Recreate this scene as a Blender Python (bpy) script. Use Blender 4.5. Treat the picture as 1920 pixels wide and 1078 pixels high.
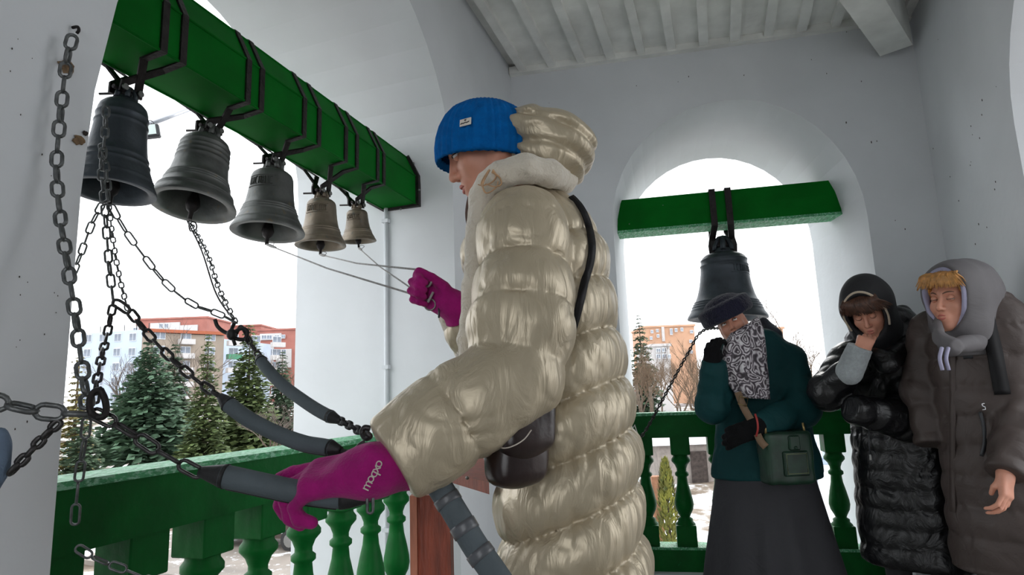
import bpy, bmesh, math, random
import numpy as np
from mathutils import Vector, Matrix
for o in list(bpy.data.objects): bpy.data.objects.remove(o, do_unlink=True)
scene = bpy.context.scene
COL = scene.collection
random.seed(7); RNG = np.random.default_rng(7)
# ---------------------------------------------------------------- camera
FPX, PITCH, ROLL, CAMZ = 1180.0, math.radians(9.6), math.radians(2.1), 1.1
cam_data = bpy.data.cameras.new('camera'); cam = bpy.data.objects.new('camera', cam_data); COL.objects.link(cam)
cam_data.sensor_width = 36.0; cam_data.lens = 36.0 * FPX / 1920.0
cam_data.clip_start = 0.02; cam_data.clip_end = 1500
cam.matrix_world = (Matrix.Translation((0, 0, CAMZ)) @ Matrix.Rotation(math.pi / 2 + PITCH, 4, 'X') @ Matrix.Rotation(-ROLL, 4, 'Z'))
scene.camera = cam
# ---------------------------------------------------------------- sky and exposure
world = bpy.data.worlds.new('overcast_sky'); scene.world = world; world.use_nodes = True
wn = world.node_tree.nodes; wn.clear()
bg = wn.new('ShaderNodeBackground'); bg.inputs[0].default_value = (0.94, 0.97, 1.0, 1); bg.inputs[1].default_value = 1.25
wo = wn.new('ShaderNodeOutputWorld'); world.node_tree.links.new(bg.outputs[0], wo.inputs[0])
sun_d = bpy.data.lights.new('hazy_sun', 'SUN'); sun_d.energy = 0.35; sun_d.angle = math.radians(25); sun_d.color = (1, .96, .9)
sun = bpy.data.objects.new('hazy_sun', sun_d); COL.objects.link(sun)
sun.rotation_euler = Vector((-0.34, -0.80, -0.55)).to_track_quat('-Z', 'Y').to_euler()
vs = scene.view_settings; vs.view_transform = 'Standard'; vs.look = 'None'; vs.gamma = 1; vs.exposure = 1.36; vs.use_curve_mapping = False
# ---------------------------------------------------------------- pixel helpers (measure a place at a chosen real distance)
_cp, _sp, _cr, _sr = math.cos(PITCH), math.sin(PITCH), math.cos(ROLL), math.sin(ROLL)
CAMP = Vector((0, 0, CAMZ))
def pray(u, v):
    x, y, z = u - 960.0, 539.0 - v, FPX
    x, y = _cr * x + _sr * y, -_sr * x + _cr * y
    return Vector((x, z * _cp - y * _sp, z * _sp + y * _cp))
def at(u, v, Y): d = pray(u, v); return CAMP + d * (Y / d.y)
def atz(u, v, Z): d = pray(u, v); return CAMP + d * ((Z - CAMZ) / d.z)
def atp(u, v, p, n): d = pray(u, v); return CAMP + d * ((p - CAMP).dot(n) / d.dot(n))
# ---------------------------------------------------------------- object helpers
def tag(o, label=None, cat=None, group=None, kind=None):
    if label: o['label'] = label
    if cat: o['category'] = cat
    if group: o['group'] = group
    if kind: o['kind'] = kind
    return o
def empty(name, loc=(0, 0, 0), label=None, cat=None, group=None, kind=None):
    o = bpy.data.objects.new(name, None); COL.objects.link(o); o.location = loc; o.empty_display_size = .05
    return tag(o, label, cat, group, kind)
def link(name, me, m=None, parent=None, smooth=False):
    o = bpy.data.objects.new(name, me); COL.objects.link(o)
    if m is not None:
        me.materials.clear(); me.materials.append(m)
    if parent is not None:
        o.parent = parent
        w = WM.get(parent.name)
        if w is None: w = parent.matrix_basis.copy(); 
        o.matrix_parent_inverse = w.inverted()
    if smooth: me.polygons.foreach_set('use_smooth', [True] * len(me.polygons))
    return o
WM = {}
def mesh(name, V, F):
    me = bpy.data.meshes.new(name); me.from_pydata([tuple(v) for v in V], [], [tuple(f) for f in F]); me.update(); return me
class MB:
    """collects shapes (world coordinates) that make up one mesh"""
    def __init__(s): s.V = []; s.F = []; s.sm = []
    def add(s, V, F, smooth=False):
        n = len(s.V); s.V += [tuple(v) for v in V]; s.F += [tuple(i + n for i in f) for f in F]; s.sm += [smooth] * len(F); return s
    def box(s, c, size, M=None, bev=0.0):
        c = Vector(c); x, y, z = [k / 2 for k in size]
        if bev > 0:
            b = min(bev, x * .9, y * .9, z * .9); V = []; F = []
            for sx in (-1, 1):
                for sy in (-1, 1):
                    for sz in (-1, 1):
                        V += [Vector((sx * x, sy * (y - b), sz * (z - b))), Vector((sx * (x - b), sy * y, sz * (z - b))), Vector((sx * (x - b), sy * (y - b), sz * z))]
            bm = bmesh.new(); [bm.verts.new(v) for v in V]
            r = bmesh.ops.convex_hull(bm, input=bm.verts[:])
            bm.verts.index_update(); V = [v.co.copy() for v in bm.verts]; F = [[v.index for v in f.verts] for f in bm.faces]; bm.free()
        else:
            V = [Vector((sx * x, sy * y, sz * z)) for sx in (-1, 1) for sy in (-1, 1) for sz in (-1, 1)]
            F = [(0, 1, 3, 2), (4, 6, 7, 5), (0, 4, 5, 1), (2, 3, 7, 6), (0, 2, 6, 4), (1, 5, 7, 3)]
        if M is not None: V = [M @ v for v in V]
        return s.add([v + c for v in V], F)
    def hexa(s, P):  # 8 corners: bottom loop 0-3, top loop 4-7
        return s.add(P, [(3, 2, 1, 0), (4, 5, 6, 7), (0, 1, 5, 4), (1, 2, 6, 5), (2, 3, 7, 6), (3, 0, 4, 7)])
    def tube(s, pts, r, n=8, cap=True, up=None, flat=None, smooth=True, closed=False):
        """r: number or list; flat=(w,h): rectangular bar instead of a round tube"""
        pts = [Vector(p) for p in pts]; m = len(pts); R = r if isinstance(r, (list, tuple)) else [r] * m
        V = []; F = []; prev = None
        for i, p in enumerate(pts):
            if closed: t = pts[(i + 1) % m] - pts[i - 1]
            else: t = pts[min(i + 1, m - 1)] - pts[max(i - 1, 0)]
            t.normalize()
            if up is not None: a = Vector(up) - t * Vector(up).dot(t)
            elif prev is None: a = (Vector((0, 0, 1)) if abs(t.z) < .9 else Vector((1, 0, 0))); a = a - t * a.dot(t)
            else: a = prev - t * prev.dot(t)
            a.normalize(); b = t.cross(a); prev = a
            if flat:
                w, h = flat; V += [p + a * w + b * h, p - a * w + b * h, p - a * w - b * h, p + a * w - b * h]; k = 4
            else:
                k = n; V += [p + (a * math.cos(2 * math.pi * j / n) + b * math.sin(2 * math.pi * j / n)) * R[i] for j in range(n)]
        M_ = m if closed else m - 1
        for i in range(M_):
            i2 = (i + 1) % m
            for j in range(k): F.append((i * k + j, i * k + (j + 1) % k, i2 * k + (j + 1) % k, i2 * k + j))
        s.add(V, F, smooth and not flat)
        if cap and not closed:
            s.F += [tuple(len(s.V) - m * k + j for j in reversed(range(k))), tuple(len(s.V) - k + j for j in range(k))]; s.sm += [False, False]
        return s
    def lathe(s, prof, n=24, M=None, smooth=True, capends=False):
        """prof: (radius, z) list, spun about local Z"""
        V = []; F = []; k = len(prof)
        for r, z in prof:
            for j in range(n): a = 2 * math.pi * j / n; V.append(Vector((r * math.cos(a), r * math.sin(a), z)))
        for i in range(k - 1):
            for j in range(n): F.append((i * n + j, i * n + (j + 1) % n, (i + 1) * n + (j + 1) % n, (i + 1) * n + j))
        if M is not None: V = [M @ v for v in V]
        s.add(V, F, smooth)
        if capends: 
            b = len(s.V) - k * n
            s.F += [tuple(b + j for j in reversed(range(n))), tuple(b + (k - 1) * n + j for j in range(n))]; s.sm += [False, False]
        return s
    def ball(s, c, r, n=10, m=6, sc=(1, 1, 1), M=None):
        V = []; F = []
        for i in range(m + 1):
            t = math.pi * i / m
            for j in range(n): a = 2 * math.pi * j / n; V.append(Vector((math.sin(t) * math.cos(a) * r * sc[0], math.sin(t) * math.sin(a) * r * sc[1], -math.cos(t) * r * sc[2])))
        for i in range(m):
            for j in range(n): F.append((i * n + j, i * n + (j + 1) % n, (i + 1) * n + (j + 1) % n, (i + 1) * n + j))
        if M is not None: V = [M @ v for v in V]
        return s.add([v + Vector(c) for v in V], F, True)
    def prism(s, poly, d):  # poly: list of Vector, extruded by vector d
        n = len(poly); d = Vector(d); V = [Vector(p) for p in poly] + [Vector(p) + d for p in poly]
        F = [tuple(reversed(range(n))), tuple(range(n, 2 * n))] + [(i, (i + 1) % n, n + (i + 1) % n, n + i) for i in range(n)]
        return s.add(V, F)
    def me(s, name):
        m = mesh(name, s.V, s.F); m.polygons.foreach_set('use_smooth', s.sm)
        bm = bmesh.new(); bm.from_mesh(m); bmesh.ops.recalc_face_normals(bm, faces=bm.faces[:]); bm.to_mesh(m); bm.free()
        return m
    def build(s, name, m, parent=None, **k):
        o = link(name, s.me(name), m, parent)
        return tag(o, **k) if k else o
def spline(P, n=8):
    """Catmull-Rom through points"""
    P = [Vector(p) for p in P]; out = []
    if len(P) == 2: return [P[0].lerp(P[1], i / n) for i in range(n + 1)]
    Q = [P[0] * 2 - P[1]] + P + [P[-1] * 2 - P[-2]]
    for i in range(1, len(Q) - 2):
        p0, p1, p2, p3 = Q[i - 1:i + 3]
        for k in range(n):
            t = k / n
            out.append(.5 * ((2 * p1) + (p2 - p0) * t + (2 * p0 - 5 * p1 + 4 * p2 - p3) * t * t + (3 * p1 - p0 - 3 * p2 + p3) * t ** 3))
    out.append(P[-1]); return out
def resample(P, d):
    out = [P[0].copy()]; acc = 0
    for a, b in zip(P, P[1:]):
        L = (b - a).length; pos = 0
        while acc + (L - pos) >= d:
            pos += d - acc; acc = 0; out.append(a.lerp(b, pos / L))
        acc += L - pos
    return out
def axisM(p, z, x=None):
    """matrix with local Z along z at p"""
    z = Vector(z).normalized(); x = Vector(x) if x is not None else (Vector((1, 0, 0)) if abs(z.x) < .9 else Vector((0, 1, 0)))
    x = (x - z * x.dot(z)).normalized(); y = z.cross(x)
    return Matrix(((x.x, y.x, z.x, p[0]), (x.y, y.y, z.y, p[1]), (x.z, y.z, z.z, p[2]), (0, 0, 0, 1)))
# ---------------------------------------------------------------- materials
def srgb(r, g, b): 
    f = lambda c: (c / 255 / 12.92) if c / 255 < .04045 else ((c / 255 + .055) / 1.055) ** 2.4
    return (f(r), f(g), f(b))
MATS = {}
def mat(name, col, rough=.6, metal=0, var=.08, vs=6.0, bump=0.0, bs=40.0, col2=None, thr=None, sheen=0, spec=.5, stretch=None, trans=0, detail=4, emit=None, alpha=None):
    """principled material: base colour with noise variation, optional second colour in blotches, noise bump"""
    if name in MATS: return MATS[name]
    m = bpy.data.materials.new(name); m.use_nodes = True; nt = m.node_tree; N = nt.nodes; L = nt.links
    b = N['Principled BSDF']; b.inputs['Roughness'].default_value = rough; b.inputs['Metallic'].default_value = metal
    b.inputs['Specular IOR Level'].default_value = spec
    if sheen: b.inputs['Sheen Weight'].default_value = sheen
    if trans: b.inputs['Transmission Weight'].default_value = trans
    tc = N.new('ShaderNodeTexCoord'); src = tc.outputs['Object']
    if stretch:
        mp = N.new('ShaderNodeMapping'); mp.inputs['Scale'].default_value = stretch; L.new(src, mp.inputs[0]); src = mp.outputs[0]
    n1 = N.new('ShaderNodeTexNoise'); n1.inputs['Scale'].default_value = vs; n1.inputs['Detail'].default_value = detail; L.new(src, n1.inputs['Vector'])
    rp = N.new('ShaderNodeValToRGB'); L.new(n1.outputs[0], rp.inputs[0])
    c = np.array(col); lo = np.clip(c * (1 - var * 1.6), 0, 1); hi = np.clip(c * (1 + var * 1.6), 0, 1)
    rp.color_ramp.elements[0].position = .3; rp.color_ramp.elements[1].position = .7
    rp.color_ramp.elements[0].color = (*lo, 1); rp.color_ramp.elements[1].color = (*hi, 1)
    out = rp.outputs[0]
    if col2 is not None:
        n2 = N.new('ShaderNodeTexNoise'); n2.inputs['Scale'].default_value = vs * 2.3; n2.inputs['Detail'].default_value = 8; n2.inputs['Roughness'].default_value = .7; L.new(src, n2.inputs['Vector'])
        r2 = N.new('ShaderNodeValToRGB'); t = thr or .6
        r2.color_ramp.elements[0].position = t; r2.color_ramp.elements[1].position = min(1, t + .06); L.new(n2.outputs[0], r2.inputs[0])
        mx = N.new('ShaderNodeMixRGB'); L.new(r2.outputs[0], mx.inputs[0]); L.new(out, mx.inputs[1]); mx.inputs[2].default_value = (*col2, 1); out = mx.outputs[0]
    L.new(out, b.inputs['Base Color'])
    if bump:
        n3 = N.new('ShaderNodeTexNoise'); n3.inputs['Scale'].default_value = bs; n3.inputs['Detail'].default_value = 6; L.new(src, n3.inputs['Vector'])
        bp = N.new('ShaderNodeBump'); bp.inputs['Strength'].default_value = bump; bp.inputs['Distance'].default_value = .01; L.new(n3.outputs[0], bp.inputs['Height']); L.new(bp.outputs[0], b.inputs['Normal'])
    if emit: b.inputs['Emission Color'].default_value = (*emit, 1); b.inputs['Emission Strength'].default_value = 1
    MATS[name] = m; return m
# ================================================================ the belfry
WALL_AZ, BACK_AZ = math.radians(17.7), math.radians(-11.6)
DL = Vector((math.sin(WALL_AZ), math.cos(WALL_AZ), 0)); NL = Vector((math.cos(WALL_AZ), -math.sin(WALL_AZ), 0))
DB = Vector((math.cos(BACK_AZ), math.sin(BACK_AZ), 0)); NB = Vector((-math.sin(BACK_AZ), math.cos(BACK_AZ), 0))
CORN = Vector((.042, 3.994, 0)); CEIL = 3.25
UP = Vector((0, 0, 1))
def Lw(s, t, z): return CORN - DL * s - NL * t + UP * z          # left wall: s back from the corner, t into the wall
def Bw(x, t, z): return CORN + DB * x + NB * t + UP * z          # back wall
ROOMW = 2.47
def Rw(s, t, z): return CORN + DB * ROOMW - DL * s + NL * t + UP * z
M_plaster = mat('whitewashed_plaster', srgb(211, 214, 217), .9, var=.035, vs=2.2, bump=.22, bs=14, col2=srgb(120, 112, 100), thr=.735)
M_white = mat('white_paint_boards', srgb(228, 229, 225), .8, var=.08, vs=5, bump=.3, bs=30, col2=srgb(120, 110, 96), thr=.69, stretch=(1, 1, 1))
M_raw = mat('bare_brown_render', srgb(128, 104, 78), .95, var=.3, vs=40, bump=.6, bs=90)
M_dirt = mat('dark_speck', srgb(58, 50, 46), .95, var=.3)
M_floor = mat('floor_screed', srgb(150, 148, 144), .85, var=.15, vs=4, bump=.2)
def arch_pts(x0, x1, zs0, zs1, top, n=20, xc=None):
    """outline of an arch opening from (x0,0) up and over to (x1,0)"""
    xc = (x0 + x1) / 2 if xc is None else xc
    P = [(x0, -.35), (x0, zs0 * .5), (x0, zs0)]
    for i in range(1, n): 
        a = math.pi * i / n
        cx, sx = math.cos(a), math.sin(a)
        if a < math.pi / 2: P.append((xc + (x0 - xc) * cx, zs0 + (top - zs0) * sx))
        else: P.append((xc + (x1 - xc) * -cx, zs1 + (top - zs1) * sx))
    return P + [(x1, zs1), (x1, zs1 * .5), (x1, -.35)]
def arch_wall(name, W, xa, xb, near, far, th, ztop, m):
    """wall slab with an arched opening; near / far outlines may differ (splayed reveal)"""
    n = len(near); mb = MB()
    for out, t, off in ((near, 0, 0), (far, th, n + 4)):
        mb.V += [tuple(W(x, t, z)) for x, z in out] + [tuple(W(xb, t, -.35)), tuple(W(xb, t, ztop)), tuple(W(xa, t, ztop)), tuple(W(xa, t, -.35))]
    k = n + 4
    f = list(range(k)); mb.F += [tuple(f), tuple(i + k for i in reversed(f))]; mb.sm += [False, False]
    for i in range(k):
        j = (i + 1) % k; mb.F.append((i, i + k, j + k, j)); mb.sm.append(2 <= i < n - 3)
    me = mesh(name, mb.V, mb.F)
    bm = bmesh.new(); bm.from_mesh(me); bmesh.ops.triangulate(bm, faces=[f for f in bm.faces if len(f.verts) > 4])
    bmesh.ops.recalc_face_normals(bm, faces=bm.faces[:]); bm.to_mesh(me); bm.free()
    o = link(name, me, m); return tag(o, kind='structure')
TH = .85
near = arch_pts(1.043, 2.935, 2.15, 1.52, 2.98, xc=1.98); far = arch_pts(1.12, 2.86, 2.13, 1.6, 2.90, xc=1.98)
wall_left = arch_wall('wall_left', Lw, -.9, 5.0, near, far, TH, 3.6, M_plaster)
tag(wall_left, 'white plastered wall with the wide arch of the bell beam')
near = arch_pts(.625, 2.095, 2.14, 2.05, 2.875); far = arch_pts(.665, 1.985, 2.12, 2.08, 2.79)
wall_back = arch_wall('wall_back', Bw, -.9, ROOMW + 1.0, near, far, .8, 3.6, M_plaster)
tag(wall_back, 'white plastered wall with the narrower arch of the single bell')
near = arch_pts(1.02, 2.9, 2.15, 2.15, 2.95); far = arch_pts(1.1, 2.82, 2.13, 2.13, 2.87)
wall_right = arch_wall('wall_right', Rw, -.9, 5.0, near, far, TH, 3.6, M_plaster)
tag(wall_right, 'shadowed white wall behind the women with an arch edge')
def Fw(x, t, z): return CORN - DL * 5.0 + DB * x - NB * t + UP * z
near = arch_pts(.55, 1.95, 2.1, 2.1, 2.8)
wall_front = arch_wall('wall_front', Fw, -.9, ROOMW + 1.0, near, near, TH, 3.6, M_plaster)  # unseen wall behind the camera, its arch sized for the light it admits
floor = MB().hexa([Lw(5.9, .9, -.3), Rw(5.9, .9, -.3), Rw(-.9, .9, -.3), Lw(-.9, .9, -.3), Lw(5.9, .9, 0), Rw(5.9, .9, 0), Rw(-.9, .9, 0), Lw(-.9, .9, 0)]).build('floor', M_floor, kind='structure')
ceil = MB().hexa([Lw(5.9, .9, CEIL + .05), Rw(5.9, .9, CEIL + .05), Rw(-.9, .9, CEIL + .05), Lw(-.9, .9, CEIL + .05), Lw(5.9, .9, CEIL + .3), Rw(5.9, .9, CEIL + .3), Rw(-.9, .9, CEIL + .3), Lw(-.9, .9, CEIL + .3)]).build('ceiling', M_white, kind='structure')
# ceiling boards with battens over the joints, each its own piece
def ceil_piece(name, x, w, z, h, wob=0):
    s0, s1 = .03, 4.95
    def C(s, xx): return CORN + DB * (xx + wob * s) - DL * s
    P = [C(s1, x - w / 2), C(s1, x + w / 2), C(s0, x + w / 2), C(s0, x - w / 2)]
    return MB().hexa([p + UP * z for p in P] + [p + UP * (z + h) for p in P]).build(name, M_white, ceil)
px = .1; i = 0
while px < ROOMW + .1:
    ceil_piece('ceiling_board', px + .1, .188, CEIL + .02 + random.uniform(0, .008), .04)
    ceil_piece('batten', px, random.uniform(.05, .065), CEIL - .012 + random.uniform(-.004, .004), .036, random.uniform(-.004, .004))
    px += random.uniform(.188, .208); i += 1
MB().hexa([Bw(.0, -.045, CEIL - .02), Bw(ROOMW, -.045, CEIL - .02), Bw(ROOMW, .01, CEIL - .02), Bw(0, .01, CEIL - .02), Bw(0, -.045, CEIL + .03), Bw(ROOMW, -.045, CEIL + .03), Bw(ROOMW, .01, CEIL + .03), Bw(0, .01, CEIL + .03)]).build('trim_1', M_white, kind='structure')
# heavy white tie beam running into the far right corner
e = Bw(ROOMW - .13, -.08, 0); dd = (Vector((.68, .73, 0))).normalized(); sd = Vector((dd.y, -dd.x, 0)); e2 = e - dd * 4.2
tb = MB().hexa([p + UP * z for z in (CEIL - .235, CEIL + .03) for p in (e2 - sd * .085, e2 + sd * .085, e + sd * .085, e - sd * .085)])
tb.build('tie_beam', M_white, label='thick white wooden tie beam running into the ceiling corner', cat='beam')
# chipped plaster and specks
def blob(name, c, ax, ay, nrm, r, m, parent, sc=(1, 1), seed=0, n=14, th=.003):
    rr = random.Random(seed); P = []
    for j in range(n):
        a = 2 * math.pi * j / n; q = r * (.7 + .55 * rr.random()); P.append(c + ax * math.cos(a) * q * sc[0] + ay * math.sin(a) * q * sc[1] + nrm * .0015)
    return MB().prism(P, nrm * th).build(name, m, parent)
q0 = Lw(0, 0, 0)
blob('plaster_chip', atp(123, 124, q0, NL), DL, UP, NL, .016, M_raw, wall_left, (1.0, .9), 3)
blob('plaster_chip', atp(146, 264, q0, NL), DL, UP, NL, .010, M_raw, wall_left, (1.2, .9), 5)
blob('plaster_chip', atp(158, 250, q0, NL), DL, UP, NL, .0035, M_dirt, wall_left, (1.4, 1.4), 6)
rs = random.Random(11)
for k in range(34):
    u, v = rs.uniform(960, 1700), rs.uniform(60, 500)
    p = atp(u, v, Bw(0, 0, 0), NB); x = (p - CORN).dot(DB)
    if (x - 1.36) ** 2 / .8 ** 2 + max(0, p.z - 2.1) ** 2 / .85 ** 2 < 1 or p.z > CEIL or x > ROOMW: continue
    blob('plaster_speck', p, DB, UP, -NB, rs.uniform(.002, .0055), M_dirt, wall_back, (.6, 1.3), k, 7, .0015)
for k in range(22):
    u, v = rs.uniform(10, 120), rs.uniform(60, 880)
    blob('plaster_speck', atp(u, v, q0, NL), DL, UP, NL, rs.uniform(.0008, .0018), M_dirt, wall_left, (.6, 1.2), 100 + k, 7, .0006)
for k in range(20):
    u, v = rs.uniform(1740, 1880), rs.uniform(60, 460)
    blob('plaster_speck', atp(u, v, Rw(0, 0, 0), NL), DL, UP, -NL, rs.uniform(.0018, .0045), M_dirt, wall_right, (.6, 1.2), 200 + k, 7, .0015)
# pipe down the far jamb of the wide arch
M_pipe = mat('grey_painted_conduit', srgb(196, 200, 204), .6, var=.06)
def jamb(t, z): return Lw(1.043 + .077 * t / TH + .012, t, z)
pp = MB().tube([jamb(.35, .02), jamb(.35, 1.2), jamb(.35, 2.1)], .011, 8)
cond = pp.build('conduit_pipe', M_pipe, label='thin grey conduit pipe running up the white jamb below the bell beam', cat='pipe')
for z in (.5, 1.25, 1.98): MB().box(jamb(.35, z) , (.034, .03, .018), Matrix.Rotation(-WALL_AZ, 3, 'Z')).build('pipe_clip', M_pipe, cond)
# ---------------------------------------------------------------- balustrades
M_green = mat('green_gloss_paint', srgb(2, 84, 30), .5, spec=.15, var=.14, vs=9, bump=.28, bs=26, col2=srgb(20, 120, 60), thr=.66)
M_greentop = mat('worn_lit_green_paint', srgb(66, 148, 98), .6, var=.25, vs=14, bump=.8, bs=34, stretch=(3, 1, 3), col2=srgb(138, 190, 160), thr=.50)  # worn mint paint, its lightness raised to paint in skylight on rail tops
BAL = [(.058, .80), (.058, .695), (.047, .69), (.047, .675), (.058, .66), (.058, .645), (.040, .625), (.030, .60), (.030, .585), (.042, .575), (.042, .56), (.030, .55), (.034, .51), (.046, .46), (.056, .41), (.058, .385), (.052, .355), (.036, .325), (.030, .31), (.046, .30), (.046, .285), (.060, .27), (.060, .262)]
def baluster_mesh():
    mb = MB()
    mb.box((0, 0, .745), (.116, .116, .115), None, .004); mb.box((0, 0, .205), (.12, .12, .125), None, .004)
    mb.lathe([(r, z) for r, z in BAL[2:]], 20); return mb.me('baluster')
BALME = baluster_mesh()
def balustrade(name, W, x0, x1, t, xs, label, dirv, rw=.14):
    o = empty(name, W((x0 + x1) / 2, t, 0), label, 'balustrade')
    def bar(nm, z0, z1, a, b, m, ov=0):
        return MB().hexa([W(x0, a, z0), W(x1, a, z0), W(x1, b, z0), W(x0, b, z0), W(x0, a, z1), W(x1, a, z1), W(x1, b, z1), W(x0, b, z1)]).build(nm, m, o)
    bar('top_rail', .795, .932, t - rw / 2, t + rw / 2, M_green)
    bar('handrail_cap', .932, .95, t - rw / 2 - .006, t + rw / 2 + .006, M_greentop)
    bar('bottom_rail', .0, .13, t - rw / 2, t + rw / 2, M_green)
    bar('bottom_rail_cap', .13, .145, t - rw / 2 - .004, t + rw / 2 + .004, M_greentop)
    rz = math.atan2(dirv.y, dirv.x)
    for x in xs:
        b = bpy.data.objects.new('baluster', BALME); COL.objects.link(b); b.parent = o
        b.location = W(x, t, 0) - o.location; b.rotation_euler.z = rz
    if not BALME.materials: BALME.materials.append(M_green)
    return o
balustrade('balustrade', Bw, .655, 2.03, .30, [.715, .94, 1.165, 1.39, 1.61, 1.835], 'dark green turned balustrade across the narrower arch behind the women', DB)
balustrade('balustrade', Lw, 1.075, 2.92, .25, [1.18, 1.40, 1.62, 1.85, 2.08, 2.31, 2.54, 2.77], 'green balustrade with worn handrail across the wide arch under the row of bells', DL)
# white sill under the back balustrade
MB().hexa([Bw(.62, -.02, -.02), Bw(2.1, -.02, -.02), Bw(2.0, .8, -.02), Bw(.66, .8, -.02), Bw(.62, -.02, .004), Bw(2.1, -.02, .004), Bw(2.0, .8, .004), Bw(.66, .8, .004)]).build('trim_2', M_plaster, kind='structure')
# ================================================================ bells and beams
M_bronze = mat('dark_weathered_bronze', srgb(92, 94, 92), .5, .55, var=.22, vs=11, bump=.15, bs=60, col2=srgb(108, 98, 80), thr=.6)
M_bronze2 = mat('brown_bronze', srgb(112, 102, 88), .5, .5, var=.22, vs=14, bump=.15, bs=60, col2=srgb(96, 100, 96), thr=.6)
M_bronzeD = mat('blackened_bronze', srgb(58, 64, 70), .5, .5, var=.22, vs=11, bump=.15, bs=60)
M_iron = mat('black_iron_strap', srgb(38, 34, 34), .55, .6, var=.25, vs=30, bump=.3, bs=80, col2=srgb(72, 46, 32), thr=.64)
M_bolt = mat('bolt_steel', srgb(122, 122, 120), .4, .8)
M_beamgreen = mat('beam_green_sheet', srgb(2, 94, 24), .65, var=.12, vs=5, bump=.08, bs=9, spec=.08)
# bell beam: faceted log clad in green sheet; section in (u = distance from the wall face, z)
U0 = 1.1743
SEC = [(1.36, .952), (1.36, 1.096), (1.41, 1.203), (1.5, 1.245), (1.59, 1.203), (1.64, 1.096), (1.64, 1.01), (1.54, .947)]
SEC = [(u - U0, z + CAMZ) for u, z in SEC]
beam = empty('bell_beam', Lw(2, .3, 2.1), 'faceted green beam carrying the row of five bells', 'beam')
MB().prism([Lw(1.05, t, z) for t, z in SEC], -DL * 1.93).build('log', M_beamgreen, beam)
MB().prism([Lw(1.055, .326 + (t - .326) * 1.12, 2.155 + (z - 2.155) * 1.12) for t, z in SEC], -DL * .03).build('end_ring', M_iron, beam)
for k in range(len(SEC)):   # fold seams of the cladding
    t, z = SEC[k]
    if k in (0, 1, 2, 7): MB().tube([Lw(1.06, t, z), Lw(2.97, t, z)], .0045, 5).build('seam', M_beamgreen, beam)
for k in range(5):
    t, z = SEC[(k + 7) % len(SEC)]; t2, z2 = SEC[(k + 8) % len(SEC)]
    MB().ball(Lw(1.085, .326 + ((t + t2) / 2 - .326) * 1.15, 2.155 + ((z + z2) / 2 - 2.155) * 1.15), .006, 8, 5).build('rivet', M_bolt, beam)
PROF = [(1.0, 0), (1.005, .03), (.985, .075), (.93, .16), (.90, .215), (.905, .235), (.885, .25), (.865, .29), (.79, .43), (.72, .60), (.665, .80), (.63, 1.0), (.605, 1.2), (.59, 1.38), (.575, 1.5), (.54, 1.58), (.46, 1.645), (.36, 1.68), (.22, 1.70), (.0, 1.705)]
PROFI = [(1.0, 0), (.95, -.012), (.84, .005), (.80, .03), (.74, .12), (.66, .32), (.58, .6), (.53, .95), (.49, 1.35), (.4, 1.5), (.0, 1.55)]
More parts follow.
